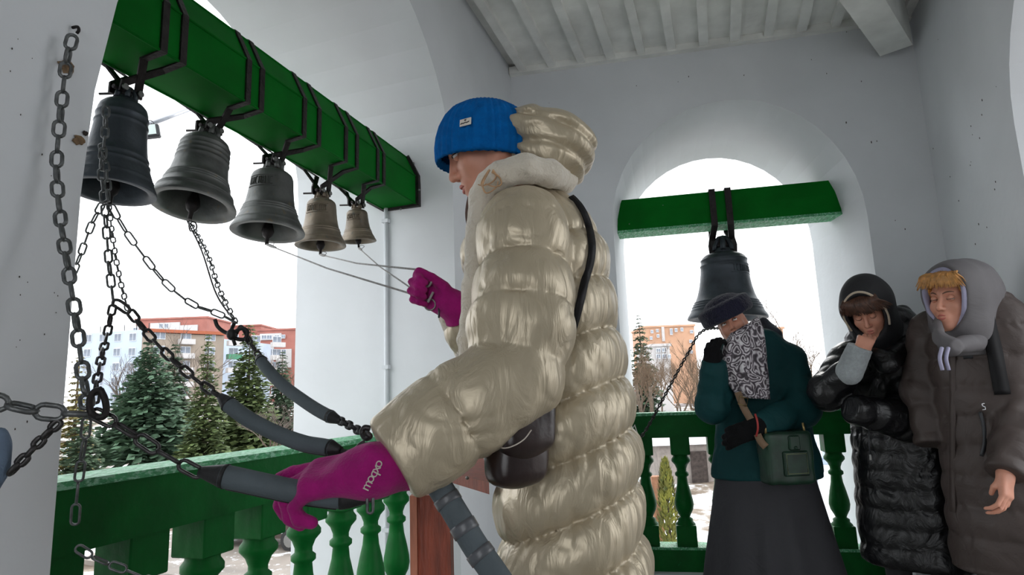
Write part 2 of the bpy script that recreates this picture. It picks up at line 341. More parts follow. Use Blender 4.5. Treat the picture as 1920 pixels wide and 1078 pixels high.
def bell_thing(label, top, lip, R, m, strap_s, rings, inscr=None, group='bells under the green beam', clap=.36, Hscale=1.0, straps=True):
    ax = (top - lip); H = ax.length * Hscale; ax.normalize(); M = axisM(lip, ax, DL)
    o = empty('bell', lip, label, 'bell', group)
    zs = H / 1.705
    def sc(P): return [(r * R, z * zs) for r, z in P]
    prof = list(PROF)
    for zc in rings:
        prof += [(None, zc)]
    base = sorted(PROF, key=lambda p: p[1])
    def rad(z):
        for (r1, z1), (r2, z2) in zip(base, base[1:]):
            if z1 <= z <= z2: return r1 + (r2 - r1) * (z - z1) / max(1e-6, z2 - z1)
        return .3
    P = [p for p in base]
    for zc in rings: P = [p for p in P if abs(p[1] - zc) > .03] + [(rad(zc - .026), zc - .026), (rad(zc) + .018, zc - .012), (rad(zc) + .018, zc + .012), (rad(zc + .026), zc + .026)]
    P.sort(key=lambda p: p[1])
    mb = MB(); mb.lathe(sc(P), 40, M); mb.lathe(sc(PROFI), 40, M); mb.build('shell', m, o)
    # crown: central boss with loops
    cz = H; cb = MB(); cb.lathe([(R * .26, cz - .004), (R * .24, cz + R * .1), (R * .16, cz + R * .14), (0, cz + R * .15)], 16, M)
    for a in (0, math.pi / 3, 2 * math.pi / 3):
        w = R * .24
        cb.tube([M @ Vector((math.cos(a) * w * math.cos(t), math.sin(a) * w * math.cos(t), cz + R * .05 + R * .36 * math.sin(t))) for t in [math.pi * k / 8 for k in range(9)]], R * .07, 6)
    cb.build('crown', m, o)
    # inscription: raised strokes between two fillets
    if inscr:
        z0, z1, a0, a1 = inscr; ib = MB(); rr = random.Random(int(R * 1e4))
        for zz in (z0, z1):
            ib.tube([M @ Vector((math.cos(a) * (rad(zz) * R + .001), math.sin(a) * (rad(zz) * R + .001), zz * zs)) for a in [a0 + (a1 - a0) * k / 24 for k in range(25)]], .0016, 5)
        a = a0 + .08; zm = (z0 + z1) / 2; hh = (z1 - z0) * .32
        while a < a1 - .08:
            def S(da, dz): zz = zm + dz * hh; return M @ Vector((math.cos(a + da) * (rad(zz) * R + .0012), math.sin(a + da) * (rad(zz) * R + .0012), zz * zs))
            k = rr.choice('ПИНСТ'); w = .1
            st = {'П': [(0, -1, 0, 1), (0, 1, w, 1), (w, 1, w, -1)], 'И': [(0, -1, 0, 1), (0, -1, w, 1), (w, 1, w, -1)], 'Н': [(0, -1, 0, 1), (0, 0, w, 0), (w, 1, w, -1)], 'С': [(0, -1, 0, 1), (0, 1, w, 1), (0, -1, w, -1)], 'Т': [(0, 1, w, 1), (w / 2, 1, w / 2, -1)]}[k]
            for s_ in st: ib.tube([S(s_[0], s_[1]), S(s_[2], s_[3])], .0017, 4)
            a += w + .08
        ib.build('inscription', m, o)
    # clapper
    cb = MB(); ct = M @ Vector((0, 0, H * .85)); tip = M @ Vector((0, 0, -R * clap))
    g = (tip - ct)
    cb.tube([ct, ct + g * .60, ct + g * .72, ct + g * .80, ct + g * .87, ct + g * .90, ct + g * 1.0], [R * .05, R * .06, R * .14, R * .18, R * .13, R * .06, R * .055], 10)
    cb.build('clapper', M_iron, o)
    if straps:
        pin = M @ Vector((0, 0, cz + R * .3))
        for sgn, s in zip((-1, 1), strap_s):
            endp = pin + DL * (-(sgn)) * -R * .12
            off = Lw(s, 0, 0)
            loop = [SEC[0], SEC[1], SEC[2], SEC[3], SEC[4], SEC[5], SEC[6]]
            c0 = Vector((.326, 2.155)); path = []
            for t, z in loop:
                d = (Vector((t, z)) - c0); d = d.normalized() * (d.length + .004); path.append(Lw(s, c0.x + d.x, c0.y + d.y))
            fr = Lw(s, 1.425 - U0, .942 + CAMZ); bk = Lw(s, SEC[7][0] + .01, SEC[7][1] - .006)
            e1 = pin + DL * (-.024 * sgn) - NL * -.016; e2 = pin + DL * (-.024 * sgn) + NL * -.022
            full = [e1 - UP * .012, e1 + UP * .014, fr] + path + [bk, e2 + UP * .014, e2 - UP * .012]
            MB().tube(full, 0, up=DL, flat=(.011, .0032)).build('hanger_strap', M_iron, o)
        for sgn in (-1, 1):
            MB().tube([pin + DL * (-.024 * sgn) + NL * .028, pin + DL * (-.024 * sgn) + NL * .02], .009, 10).build('bolt', M_bolt, o)
        MB().tube([pin - DL * .04 + NL * .0, pin + DL * .04], .006, 8).build('hanger_pin', M_iron, o)
        MB().tube([pin + NL * .02, pin + NL * -.02 - DL * .0 , pin - NL * .075 - DL * .02], .004, 6).build('cotter_pin', M_iron, o)
    return o, M
TB = .32; qb = Lw(0, TB, 0)
def bp(u, v): return atp(u, v, qb, NL)
BELLS = []
for lab, tp, lp, R, m, ss, rings, ins in (
    ('largest blackened bell, nearest the white pillar, half hidden by chains', (234, 192), (209, 360), .106, M_bronzeD, (2.60, 2.535), (.5, .62, 1.25, 1.4), None),
    ('grey brown ringed bell, second from the white pillar', (389, 261), (361, 387), .125, M_bronze, (2.276, 2.213), (.28, .5, .56, .62, 1.1, 1.22, 1.34, 1.46), None),
    ('bell with raised lettering, third from the white pillar', (512, 322), (502, 436), .127, M_bronze, (1.985, 1.895), (.5, .57, .64), (1.1, 1.4, 2.6, 4.0)),
    ('small brownish bell with lettering band, fourth from the white pillar', (603, 374), (601, 461), .101, M_bronze2, (1.713, 1.63), (.5, .58), (1.1, 1.42, 2.6, 4.2)),
    ('smallest bell of the row, hanging at the far end of the beam', (669, 393), (672, 453), .080, M_bronze2, (1.46, 1.405), (.5, .58), (1.1, 1.42, 2.6, 4.0))):
    BELLS.append(bell_thing(lab, bp(*tp), bp(*lp), R, m, ss, rings, ins))
# floodlight on an arm outside the arch
M_alu = mat('galvanised_tube', srgb(160, 162, 168), .4, .7); M_blk = mat('black_plastic', srgb(40, 42, 46), .5); M_lens = mat('pale_lens_glass', srgb(205, 218, 214), .15, var=.03)
fl = empty('floodlight', at(283, 245, 3.0), 'small black floodlight on a grey arm seen between the two nearest bells', 'floodlight')
MB().tube([at(272, 236, 3.0), at(360, 203, 3.3)], .012, 8).build('arm', M_alu, fl)
c = at(282, 247, 3.0); Mr = Matrix.Rotation(math.radians(-12), 3, 'Y') @ Matrix.Rotation(math.radians(15), 3, 'Z')
MB().box(c, (.088, .035, .07), Mr, .006).build('housing', M_blk, fl); MB().box(c + Mr @ Vector((-.004, -.018, .002)), (.068, .006, .052), Mr).build('lens', M_lens, fl)
MB().tube([c + UP * .035, c + UP * .05, at(288, 232, 3.0)], .004, 6).build('bracket', M_alu, fl)
MB().tube(spline([at(276, 236, 2.99), at(280, 226, 2.99), at(288, 230, 2.99), at(290, 240, 2.99)], 6), .0025, 5).build('cable', M_blk, fl)
# the single bell in the back arch on its squared green beam
tq = Bw(0, .38, 0)
def kb(u, v): return atp(u, v, tq, NB)
bb = empty('bell_beam', kb(1350, 400), 'squared green beam across the narrower arch holding one bell', 'beam')
bl, br = kb(1150, 411), kb(1555, 377)
zc = (bl.z + br.z) / 2; hb = .108; x0, x1 = .60, 2.10
sec = [(.29, -hb), (.31, -hb - .012), (.47, -hb - .012), (.47, hb), (.29, hb), (.285, .01)]
MB().prism([Bw(x0, t, zc + z) for t, z in sec], DB * (x1 - x0)).build('timber', M_beamgreen, bb)
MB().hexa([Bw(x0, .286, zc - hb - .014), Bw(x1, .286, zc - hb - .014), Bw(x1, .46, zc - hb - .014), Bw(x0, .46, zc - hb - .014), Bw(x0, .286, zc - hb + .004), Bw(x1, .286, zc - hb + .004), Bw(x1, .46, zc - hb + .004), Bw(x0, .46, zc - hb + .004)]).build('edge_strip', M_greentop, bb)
for u, v in ((1180, 420), (1168, 433), (1243, 385)): MB().ball(atp(u, v, Bw(0, .29, 0), NB), .005, 7, 4).build('nail', M_bolt, bb)
lipc, topc = kb(1364, 598), kb(1356, 474)
B6, M6 = bell_thing('dark bell hanging alone in the narrower arch above the woman in the fur hat', topc, lipc, .252, M_bronzeD, None, (.30, .36, .42, 1.35, 1.5), (1.1, 1.34, 3.4, 5.9), None, .3, 1.0, False)
Bt = Vector((topc.x, topc.y, 0)); 
for sg in (-1, 1):
    xx = (topc - CORN).dot(DB) + sg * .05
    MB().tube([Bw(xx + sg * .018, .375, topc.z - .02), Bw(xx + sg * .022, .375, topc.z + .05), Bw(xx + sg * .012, .375, topc.z + .10), Bw(xx, .275, zc - hb - .02), Bw(xx, .275, zc + hb + .008), Bw(xx, .49, zc + hb + .008), Bw(xx, .49, zc - hb - .02), Bw(xx + sg * .01, .40, topc.z + .10)], 0, up=DB, flat=(.02, .006)).build('hanger_strap', M_iron, B6)
MB().box(Bw((topc - CORN).dot(DB), .38, topc.z + .06), (.15, .06, .06), Matrix.Rotation(BACK_AZ, 3, 'Z'), .01).build('crown_block', M_iron, B6)
# ================================================================ implicit-surface modelling for people
F32 = np.float32
def A3(v): return np.array(v, dtype=F32)
def smin(a, b, k):
    if k <= 0: return np.minimum(a, b)
    h = np.clip(.5 + .5 * (b - a) / k, 0, 1); return b + (a - b) * h - k * h * (1 - h)
def smax(a, b, k): return -smin(-a, -b, k)
def seg_t(P, a, b):
    a = A3(a); b = A3(b); ba = b - a; pa = P - a
    t = np.clip(pa @ ba / max(1e-9, float(ba @ ba)), 0, 1)
    return t, np.linalg.norm(pa - t[:, None] * ba, axis=1)
def cone(P, a, b, ra, rb):
    t, d = seg_t(P, a, b); return d - (ra + (rb - ra) * t)
def ball(P, c, r): return np.linalg.norm(P - A3(c), axis=1) - r
def ell(P, c, r, R=None):
    q = P - A3(c)
    if R is not None: q = q @ R            # R: 3x3 with columns = local axes
    k0 = np.linalg.norm(q / A3(r), axis=1); k1 = np.linalg.norm(q / (A3(r) ** 2), axis=1)
    return k0 * (k0 - 1) / np.maximum(k1, 1e-6)
def rbox(P, c, h, r, R=None):
    q = P - A3(c)
    if R is not None: q = q @ R
    q = np.abs(q) - A3(h)
    return np.linalg.norm(np.maximum(q, 0), axis=1) + np.minimum(q.max(axis=1), 0) - r
def chain_sdf(P, pts, rad, k=.0):
    d = None
    for a, b, ra, rb in zip(pts, pts[1:], rad, rad[1:]):
        e = cone(P, a, b, ra, rb); d = e if d is None else smin(d, e, k)
    return d
def path_param(P, pts):
    """arc-length coordinate and distance to a polyline (numpy)"""
    best = np.full(len(P), 1e9, F32); s = np.zeros(len(P), F32); acc = 0.
    for a, b in zip(pts, pts[1:]):
        t, d = seg_t(P, a, b); L = float(np.linalg.norm(A3(b) - A3(a)))
        m = d < best; best = np.where(m, d, best); s = np.where(m, acc + t * L, s); acc += L
    return s, best
def wob(P, f, seed=0, o=3):
    """cheap smooth noise, about -1..1"""
    r = np.random.default_rng(seed); out = np.zeros(len(P), F32); a = 1.; tot = 0
    for i in range(o):
        for j in range(3):
            d = r.normal(size=3); d /= np.linalg.norm(d)
            out += a * np.sin(P @ (d * f * (1.6 ** i) * 6.28).astype(F32) + r.uniform(0, 6.28) + 1.3 * np.sin(P @ (r.normal(size=3) * f * 2).astype(F32)))
        tot += a * 1.8; a *= .6
    return out / tot
def surface(fn, lo, hi, h, coarse=4):
    """surface nets; fn takes an (N,3) float32 array"""
    lo = np.array(lo, float); hi = np.array(hi, float)
    nb = np.ceil((hi - lo) / (h * coarse)).astype(int) + 1
    H = h * coarse
    g = [lo[i] + H * (np.arange(nb[i]) + .5) for i in range(3)]
    G = np.stack(np.meshgrid(*g, indexing='ij'), -1).reshape(-1, 3).astype(F32)
    D = fn(G).reshape(nb)
    act = np.abs(D) < H * 1.75
    n = nb * coarse
    big = np.repeat(np.repeat(np.repeat(D, coarse, 0), coarse, 1), coarse, 2).astype(F32)
    am = np.repeat(np.repeat(np.repeat(act, coarse, 0), coarse, 1), coarse, 2)
    idx = np.argwhere(am)
    P = (lo + h * (idx + .5)).astype(F32)
    vals = np.empty(len(P), F32)
    for i in range(0, len(P), 400000): vals[i:i + 400000] = fn(P[i:i + 400000])
    big[am] = vals
    big[0] = big[-1] = 1; big[:, 0] = big[:, -1] = 1; big[:, :, 0] = big[:, :, -1] = 1
    ins = big < 0
    c = [(0, 0, 0), (1, 0, 0), (0, 1, 0), (1, 1, 0), (0, 0, 1), (1, 0, 1), (0, 1, 1), (1, 1, 1)]
    sh = [ins[x:n[0] - 1 + x, y:n[1] - 1 + y, z:n[2] - 1 + z] for x, y, z in c]
    cnt = sum(s.astype(np.int8) for s in sh)
    cell = (cnt > 0) & (cnt < 8)
    ci = np.argwhere(cell); vid = np.full(cell.shape, -1, np.int64); vid[cell] = np.arange(len(ci))
    cv = np.stack([big[ci[:, 0] + x, ci[:, 1] + y, ci[:, 2] + z] for x, y, z in c], 1)
    acc = np.zeros((len(ci), 3)); num = np.zeros(len(ci))
    for a in range(8):
        for b in range(a + 1, 8):
            d = np.array(c[b]) - np.array(c[a])
            if np.abs(d).sum() != 1: continue
            va, vb = cv[:, a], cv[:, b]; m = (va < 0) != (vb < 0)
            t = np.where(m, va / np.where(m, va - vb, 1), 0)
            acc += np.where(m[:, None], np.array(c[a]) + t[:, None] * d, 0); num += m
    V = lo + h * (ci + .5 + acc / num[:, None])
    Fs = []
    for ax in range(3):
        s0 = [slice(None)] * 3; s1 = [slice(None)] * 3; s0[ax] = slice(0, -1); s1[ax] = slice(1, None)
        a, b = ins[tuple(s0)], ins[tuple(s1)]
        e = np.argwhere(a != b); u, v = (ax + 1) % 3, (ax + 2) % 3
        ok = (e[:, u] > 0) & (e[:, v] > 0) & (e[:, u] < n[u] - 1) & (e[:, v] < n[v] - 1); e = e[ok]
        fl = a[tuple(e.T)]
        q = []
        for du, dv in ((-1, -1), (0, -1), (0, 0), (-1, 0)):
            k = e.copy(); k[:, u] += du; k[:, v] += dv; q.append(vid[tuple(k.T)])
        q = np.stack(q, 1); q[~fl] = q[~fl][:, ::-1]; Fs.append(q)
    return V, np.concatenate(Fs)
def sdf_mesh(name, fn, lo, hi, h, m, parent=None, relax=1):
    V, Fq = surface(fn, lo, hi, h)
    Fq = Fq[(Fq >= 0).all(1)]
    for _ in range(relax):
        S = np.zeros_like(V); K = np.zeros(len(V))
        for i in range(4):
            a, b = Fq[:, i], Fq[:, (i + 1) % 4]
            np.add.at(S, a, V[b]); np.add.at(S, b, V[a]); np.add.at(K, a, 1); np.add.at(K, b, 1)
        V = V * .5 + .5 * S / np.maximum(K, 1)[:, None]
    me = bpy.data.meshes.new(name); me.vertices.add(len(V)); me.vertices.foreach_set('co', V.ravel())
    me.loops.add(Fq.size); me.polygons.add(len(Fq)); me.loops.foreach_set('vertex_index', Fq.ravel().astype(np.int32))
    me.polygons.foreach_set('loop_start', np.arange(0, Fq.size, 4, dtype=np.int32)); me.polygons.foreach_set('loop_total', np.full(len(Fq), 4, np.int32))
    me.update(); me.validate(); me.polygons.foreach_set('use_smooth', [True] * len(me.polygons))
    return link(name, me, m, parent)
def frame(fwd, up=(0, 0, 1), roll=0):
    """3x3 with columns right, forward, up"""
    f = Vector(fwd).normalized(); u = Vector(up); r = f.cross(u).normalized(); u = r.cross(f)
    if roll: q = Matrix.Rotation(roll, 3, f); r = q @ r; u = q @ u
    return np.array([[r.x, f.x, u.x], [r.y, f.y, u.y], [r.z, f.z, u.z]])
class Frame:
    def __init__(s, c, R): s.c = np.array(c, float); s.R = R
    def w(s, p): return Vector(s.c + s.R @ np.array(p, float))
    def l(s, P): return ((P - s.c.astype(F32)) @ s.R.astype(F32))
    def d(s, v): return Vector(s.R @ np.array(v, float))
def head_fn(fr, mouth=0.0, jaw=1.0, scale=1.0, neck_to=None, cr=.092):
    def fn(P):
        q = fr.l(P) / scale; qa = q.copy(); qa[:, 0] = np.abs(qa[:, 0])
        d = ell(q, (0, -.012, .035 - (.092 - cr) * .5), (.074, .096, cr))
        d = smin(d, ell(q, (0, .022, -.035), (.058 * jaw, .070, .082)), .03)
        d = smin(d, cone(qa, (.058, -.01, -.045), (.012, .066, -.102), .020, .017), .03)       # jaw line
        d = smin(d, ball(q, (0, .074, -.102), .017), .02)                                       # chin
        d = smin(d, ball(qa, (.036, .058, -.028), .024), .025)                                  # cheekbone
        d = smin(d, cone(qa, (.008, .086, .026), (.045, .066, .026), .008, .008), .014)          # brow
        d = smax(d, -ell(qa, (.031, .094, .004), (.017, .016, .012)), .012)                     # eye socket
        d = smin(d, cone(q, (0, .088, .014), (0, .108, -.030), .0065, .0095), .010)             # nose
        d = smin(d, ball(q, (0, .107, -.033), .0095), .006)
        d = smin(d, ball(qa, (.0105, .097, -.036), .0072), .006)
        d = smax(d, -ball(qa, (.0055, .105, -.0435), .0032), .003)
        d = smin(d, ell(q, (0, .086, -.068), (.026, .014, .022)), .012)                          # muzzle
        d = smin(d, cone(qa, (0, .0985, -.060), (.021, .088, -.065), .0052, .002), .004)         # upper lip
        d = smin(d, cone(qa, (0, .0965, -.0715), (.019, .087, -.067), .0056, .002), .004)
        d = smax(d, -cone(qa, (0, .104, -.0655), (.024, .090, -.066), .0016 + mouth, .001), .002)
        e = ell(qa, (.073, -.008, -.006), (.008, .018, .031)); e = smax(e, -ell(qa, (.079, -.004, -.004), (.005, .011, .020)), .004)
        d = smin(d, e, .006)
        d = d * scale
        if neck_to is not None: d = smin(d, cone(P, fr.w((0, -.02 * scale, -.06 * scale)), neck_to, .052 * scale, .058 * scale), .02)
        return d
    return fn
def face_parts(fr, o, scale=1.0, lid=.5, brow_m=None, lip_m=None, gaze=(0, 1, 0)):
    """eyes with lids, brows and lips as children of the body"""
    M_e, M_i = mat('eye_white', srgb(225, 220, 215), .25, var=.02), mat('iris_brown', srgb(52, 38, 30), .25)
    skin = o.data.materials[0]
    for sx in (-1, 1):
        c = fr.w((sx * .031 * scale, .0775 * scale, .004 * scale)); R3 = Matrix(fr.R.tolist())
        e = MB().ball(c, .0122 * scale, 14, 10); eye = e.build('eye', M_e, o)
        g = R3 @ Vector(gaze).normalized()
        MB().ball(c + g * .0074 * scale, .0054 * scale, 12, 8).build('iris', M_i, eye)
        # upper and lower lids: shells of a slightly larger ball
        for nm, a0, a1 in (('upper_eyelid', lid, 1.75), ('lower_eyelid', -1.4, -.38)):
            V = []; F = []; n, m_ = 14, 6
            for i in range(m_ + 1):
                el = a0 + (a1 - a0) * i / m_
                for j in range(n + 1):
                    az = -2.0 + 4.0 * j / n; bend = el if i else el * (max(0, math.cos(az)) * .9 + .1)
                    V.append(c + R3 @ (Vector((math.sin(az) * math.cos(bend), math.cos(az) * math.cos(bend), math.sin(bend))) * .0139 * scale))
            for i in range(m_):
                for j in range(n): F.append((i * (n + 1) + j, i * (n + 1) + j + 1, (i + 1) * (n + 1) + j + 1, (i + 1) * (n + 1) + j))
            MB().add(V, F, True).build(nm, skin, o)
        lash = [c + R3 @ (Vector((math.sin(az) * math.cos(lid * (max(0, math.cos(az)) * .9 + .1)), math.cos(az) * math.cos(lid * (max(0, math.cos(az)) * .9 + .1)), math.sin(lid * (max(0, math.cos(az)) * .9 + .1)))) * .0143 * scale) for az in [-1.35 + 2.7 * j / 12 for j in range(13)]]
        MB().tube(lash, .0011 * scale, 5).build('eyelashes', mat('eyelash', srgb(40, 28, 24), .7), o)
        if brow_m:
            P = [fr.w((sx * x * scale, y * scale, z * scale)) for x, y, z in ((.012, .0955, .022), (.024, .0925, .0275), (.037, .083, .029), (.047, .073, .025))]
            MB().tube(spline(P, 4), [.0018 * scale * k for k in (.8, 1, 1.2, 1.4, 1.5, 1.5, 1.4, 1.3, 1.1, .9, .7, .5, .3)], 6).build('eyebrow', brow_m, o)
    if lip_m:
        up = [fr.w((x * scale, y * scale, z * scale)) for x, y, z in ((-.021, .0885, -.0653), (-.010, .0975, -.0615), (-.003, .1005, -.0595), (0, .1, -.0605), (.003, .1005, -.0595), (.010, .0975, -.0615), (.021, .0885, -.0653))]
        lo = [fr.w((x * scale, y * scale, z * scale)) for x, y, z in ((-.020, .0885, -.0665), (-.010, .0965, -.0715), (0, .0985, -.073), (.010, .0965, -.0715), (.020, .0885, -.0665))]
        mb = MB(); U = spline(up, 4); mb.tube(U, [max(.0008, .0046 * scale * math.sin(math.pi * k / (len(U) - 1)) ** .6) for k in range(len(U))], 8)
        U = spline(lo, 4); mb.tube(U, [max(.0008, .0052 * scale * math.sin(math.pi * k / (len(U) - 1)) ** .6) for k in range(len(U))], 8)
        mb.build('lips', lip_m, o)
def hand_fn(fr, curls, side=1, th=((.02, .03, -.012), (.026, .056, -.03), (.012, .078, -.046)), fat=1.0, spread=1.0, wrist=.06, scale=1.0):
    """local frame: +y along the fingers, +z back of the hand, +x towards the thumb (times side); curls: per finger three bend angles"""
    bases = [(.030, .086), (.0105, .092), (-.0095, .088), (-.0275, .078)]; lens = [(.042, .026, .020), (.046, .029, .021), (.043, .027, .020), (.034, .021, .018)]
    fan = [.10, .02, -.05, -.13]
    fingers = []
    for (bx, by), L, cu, fa in zip(bases, lens, curls, fan):
        p = np.array([bx, by, 0.]); ang = 0; pts = [np.array([bx * .85, by - .022, .0]), p]
        for l, c in zip(L, cu):
            ang += c; p = p + l * np.array([math.sin(fa * spread) * math.cos(ang), math.cos(ang), -math.sin(ang)]); pts.append(p)
        fingers.append(pts)
    def fn(P):
        q = fr.l(P) / scale; q = q * A3((side, 1, 1))
        d = rbox(q, (.002, .045, 0), (.024, .036, .003), .0125 * fat)
        d = smin(d, cone(q, (0, -.02, 0), (0, .02, 0), .026 * fat, .027 * fat), .02)
        d = smin(d, cone(q, (0, -wrist, 0), (0, .0, 0), .027 * fat, .026 * fat), .02)
        for pts in fingers:
            r = [.0105 * fat, .0098 * fat, .0090 * fat, .0083 * fat, .0072 * fat]
            d = smin(d, chain_sdf(q, pts, r, .002), .0055)
        d = smin(d, chain_sdf(q, [(.012, .012, -.004)] + list(th), [.017 * fat, .0135 * fat, .0112 * fat, .0092 * fat], .004), .010)
        return d * scale
    return fn
def rot_dir(v, axis, ang): return Matrix.Rotation(ang, 3, Vector(axis)) @ Vector(v)
def bounds(pts, pad): 
    a = np.array([tuple(p) for p in pts]); return a.min(0) - pad, a.max(0) + pad
def tuft(mb, pts, r0, r1, n=5):
    P = spline(pts, 5); k = len(P); mb.tube(P, [r0 + (r1 - r0) * i / (k - 1) for i in range(k)], n)
# ================================================================ people: shared cloth and skin
from mathutils.bvhtree import BVHTree
def bvh(o): 
    me = o.data; return BVHTree.FromPolygons([v.co for v in me.vertices], [tuple(p.vertices) for p in me.polygons])
def hit(tree, u, v, fallback=1.3):
    d = pray(u, v).normalized(); r = tree.ray_cast(CAMP, d)
    return (r[0], r[1]) if r[0] is not None else (at(u, v, fallback), Vector((0, -1, 0)))
def ribbon(name, pts, nrm, w, th, m, parent=None):
    """flat strap along pts lying on a surface with normals nrm"""
    V = []; F = []; n = len(pts)
    for i in range(n):
        t = (pts[min(i + 1, n - 1)] - pts[max(i - 1, 0)]).normalized(); k = nrm[i].normalized(); s = t.cross(k).normalized()
        V += [pts[i] + s * w / 2, pts[i] + s * w / 2 + k * th, pts[i] - s * w / 2 + k * th, pts[i] - s * w / 2]
    for i in range(n - 1):
        for j in range(4): F.append((i * 4 + j, i * 4 + (j + 1) % 4, i * 4 + 4 + (j + 1) % 4, i * 4 + 4 + j))
    F += [(3, 2, 1, 0), tuple(4 * n - 4 + j for j in range(4))]
    return MB().add(V, F, True).build(name, m, parent)
def cloth(name, col, rough=.5, metal=0, wr=.25, ws=9, sheen=.0, var=.05, fine=None, spec=.5, stretch=None):
    """fabric with stretched crease bump"""
    if name in MATS: return MATS[name]
    m = mat(name, col, rough, metal, var=var, vs=5, sheen=sheen, spec=spec); nt = m.node_tree; N, L = nt.nodes, nt.links
    tc = N.new('ShaderNodeTexCoord'); n = N.new('ShaderNodeTexNoise'); n.inputs['Scale'].default_value = ws; n.inputs['Detail'].default_value = 5; n.inputs['Distortion'].default_value = 1.2
    if stretch:
        mp = N.new('ShaderNodeMapping'); mp.inputs['Scale'].default_value = stretch; mp.inputs['Rotation'].default_value = (0, .35, 0); L.new(tc.outputs['Object'], mp.inputs[0]); L.new(mp.outputs[0], n.inputs['Vector'])
    else: L.new(tc.outputs['Object'], n.inputs['Vector'])
    b = N.new('ShaderNodeBump'); b.inputs['Strength'].default_value = wr; b.inputs['Distance'].default_value = .02; L.new(n.outputs[0], b.inputs['Height'])
    last = b
    if fine:
        n2 = N.new('ShaderNodeTexNoise'); n2.inputs['Scale'].default_value = fine; n2.inputs['Detail'].default_value = 3; L.new(tc.outputs['Object'], n2.inputs['Vector'])
        b2 = N.new('ShaderNodeBump'); b2.inputs['Strength'].default_value = .5; b2.inputs['Distance'].default_value = .004; L.new(n2.outputs[0], b2.inputs['Height']); L.new(b.outputs[0], b2.inputs['Normal']); last = b2
    L.new(last.outputs[0], N['Principled BSDF'].inputs['Normal']); return m
M_skin = mat('skin', srgb(196, 138, 115), .5, var=.06, vs=18, bump=.06, bs=120); M_skin.node_tree.nodes['Principled BSDF'].inputs['Subsurface Weight'].default_value = .12
M_skin.node_tree.nodes['Principled BSDF'].inputs['Subsurface Radius'].default_value = (.02, .008, .005)
M_skin.node_tree.nodes['Principled BSDF'].inputs['Subsurface Scale'].default_value = .4
M_lips = mat('lips', srgb(176, 98, 88), .45, var=.05)
M_hairL = mat('light_brown_hair', srgb(176, 138, 100), .45, var=.25, vs=60); M_hairD = mat('dark_brown_hair', srgb(74, 48, 36), .45, var=.3, vs=60); M_hairB = mat('golden_blond_hair', srgb(172, 122, 64), .45, var=.25, vs=60)
M_browD = mat('eyebrow_hair', srgb(92, 64, 48), .6)
M_boot = mat('black_boot_leather', srgb(32, 30, 30), .4)
def seg_r(z, zs, vals): return np.interp(z, zs, vals).astype(F32)
def puff(s, sp, amp, e=.5): return amp * np.abs(np.sin(np.pi * s / sp)) ** e
def legs(name_root, root, base, f, r, m, hip_z, off=.09, stride=.0, boot=None, tw=.085):
    """trousers and boots as children, both feet on the floor"""
    f = np.array(f); r = np.array(r); b = np.array(base)
    P = []
    for sx in (-1, 1):
        hip = b + r * off * sx + np.array([0, 0, hip_z]); kn = b + r * off * sx + f * (.02 + stride * sx) + np.array([0, 0, hip_z * .52]); an = b + r * off * 1.1 * sx + f * (-.03 + stride * sx) + np.array([0, 0, .1])
        P.append((hip, kn, an))
    def fn(Q): return np.minimum(chain_sdf(Q, P[0], [tw, tw * .72, .055], .02), chain_sdf(Q, P[1], [tw, tw * .72, .055], .02))
    lo, hi = bounds([p for t in P for p in t], .12); lo[2] = .03
    sdf_mesh('trousers', fn, lo, hi, .012, m, root)
    for _, _, an in P:
        def bf(Q, an=an):
            d = chain_sdf(Q, [an + np.array([0, 0, .12]), an + np.array([0, 0, -.03]), an + np.array([0, 0, -.055]) + f * .05, an + np.array([0, 0, -.066]) + f * .16], [.058, .05, .045, .034], .03)
            return smax(d, -(Q[:, 2] - .003), .005)
        lo, hi = bounds([an, an + f * .16], .11); lo[2] = -.02
        sdf_mesh('boot', bf, lo, hi, .008, boot or M_boot, root)
# ================================================================ the bell ringer in the champagne coat
M_champ = cloth('champagne_puffer_fabric', srgb(180, 167, 143), .38, .32, .40, 22, var=.05, stretch=(1, 1, .22))
M_fleece = cloth('cream_fleece', srgb(205, 196, 180), .95, 0, .5, 40, sheen=.4, fine=220)
M_blue = mat('blue_rib_knit', srgb(0, 90, 158), .9, var=.12, vs=40, bump=.35, bs=160, spec=.15)
M_mag = mat('magenta_fleece_glove', srgb(148, 24, 104), .9, var=.10, vs=30, bump=.3, bs=200, sheen=.1, spec=.15)
M_brownleather = mat('dark_brown_leather', srgb(36, 21, 19), .3, var=.25, vs=8, bump=.12, bs=40)
M_strap = mat('black_strap_leather', srgb(16, 15, 17), .55, spec=.2)
M_thread = mat('pale_thread', srgb(190, 180, 170), .7)
FW = np.array([-.975, .22, 0.]); FW /= np.linalg.norm(FW); RT = np.array([FW[1], -FW[0], 0.])     # forward, right (away from camera)
B0 = np.array([.125, 1.40, 0.])
ringer = empty('person', tuple(B0), 'woman in shiny champagne padded coat and blue knit hat pulling the bell ropes', 'person')
def bl(P): q = P - B0.astype(F32); return q @ FW.astype(F32), q @ RT.astype(F32), q[:, 2]
TZ = [.30, .55, .74, .85, .97, 1.10, 1.22, 1.34, 1.43, 1.50, 1.56, 1.62]
CF = [-.02, .00, .012, .015, .02, .032, .048, .062, .070, .078, .10, .135]         # centre, forward
HB = [.185, .170, .150, .148, .152, .156, .158, .158, .153, .138, .105, .075]      # half depth
HA = [.24, .235, .225, .22, .22, .22, .22, .22, .20, .15, .10, .085]                # half width
SH = at(980, 435, 1.22); EL = at(962, 708, 1.13); WR = at(738, 862, 1.06)       # near (left) arm
SH2 = Vector(B0 + FW * .10 + RT * .2) + UP * 1.40; EL2 = at(960, 700, 1.62); WR2 = at(862, 585, 1.44)
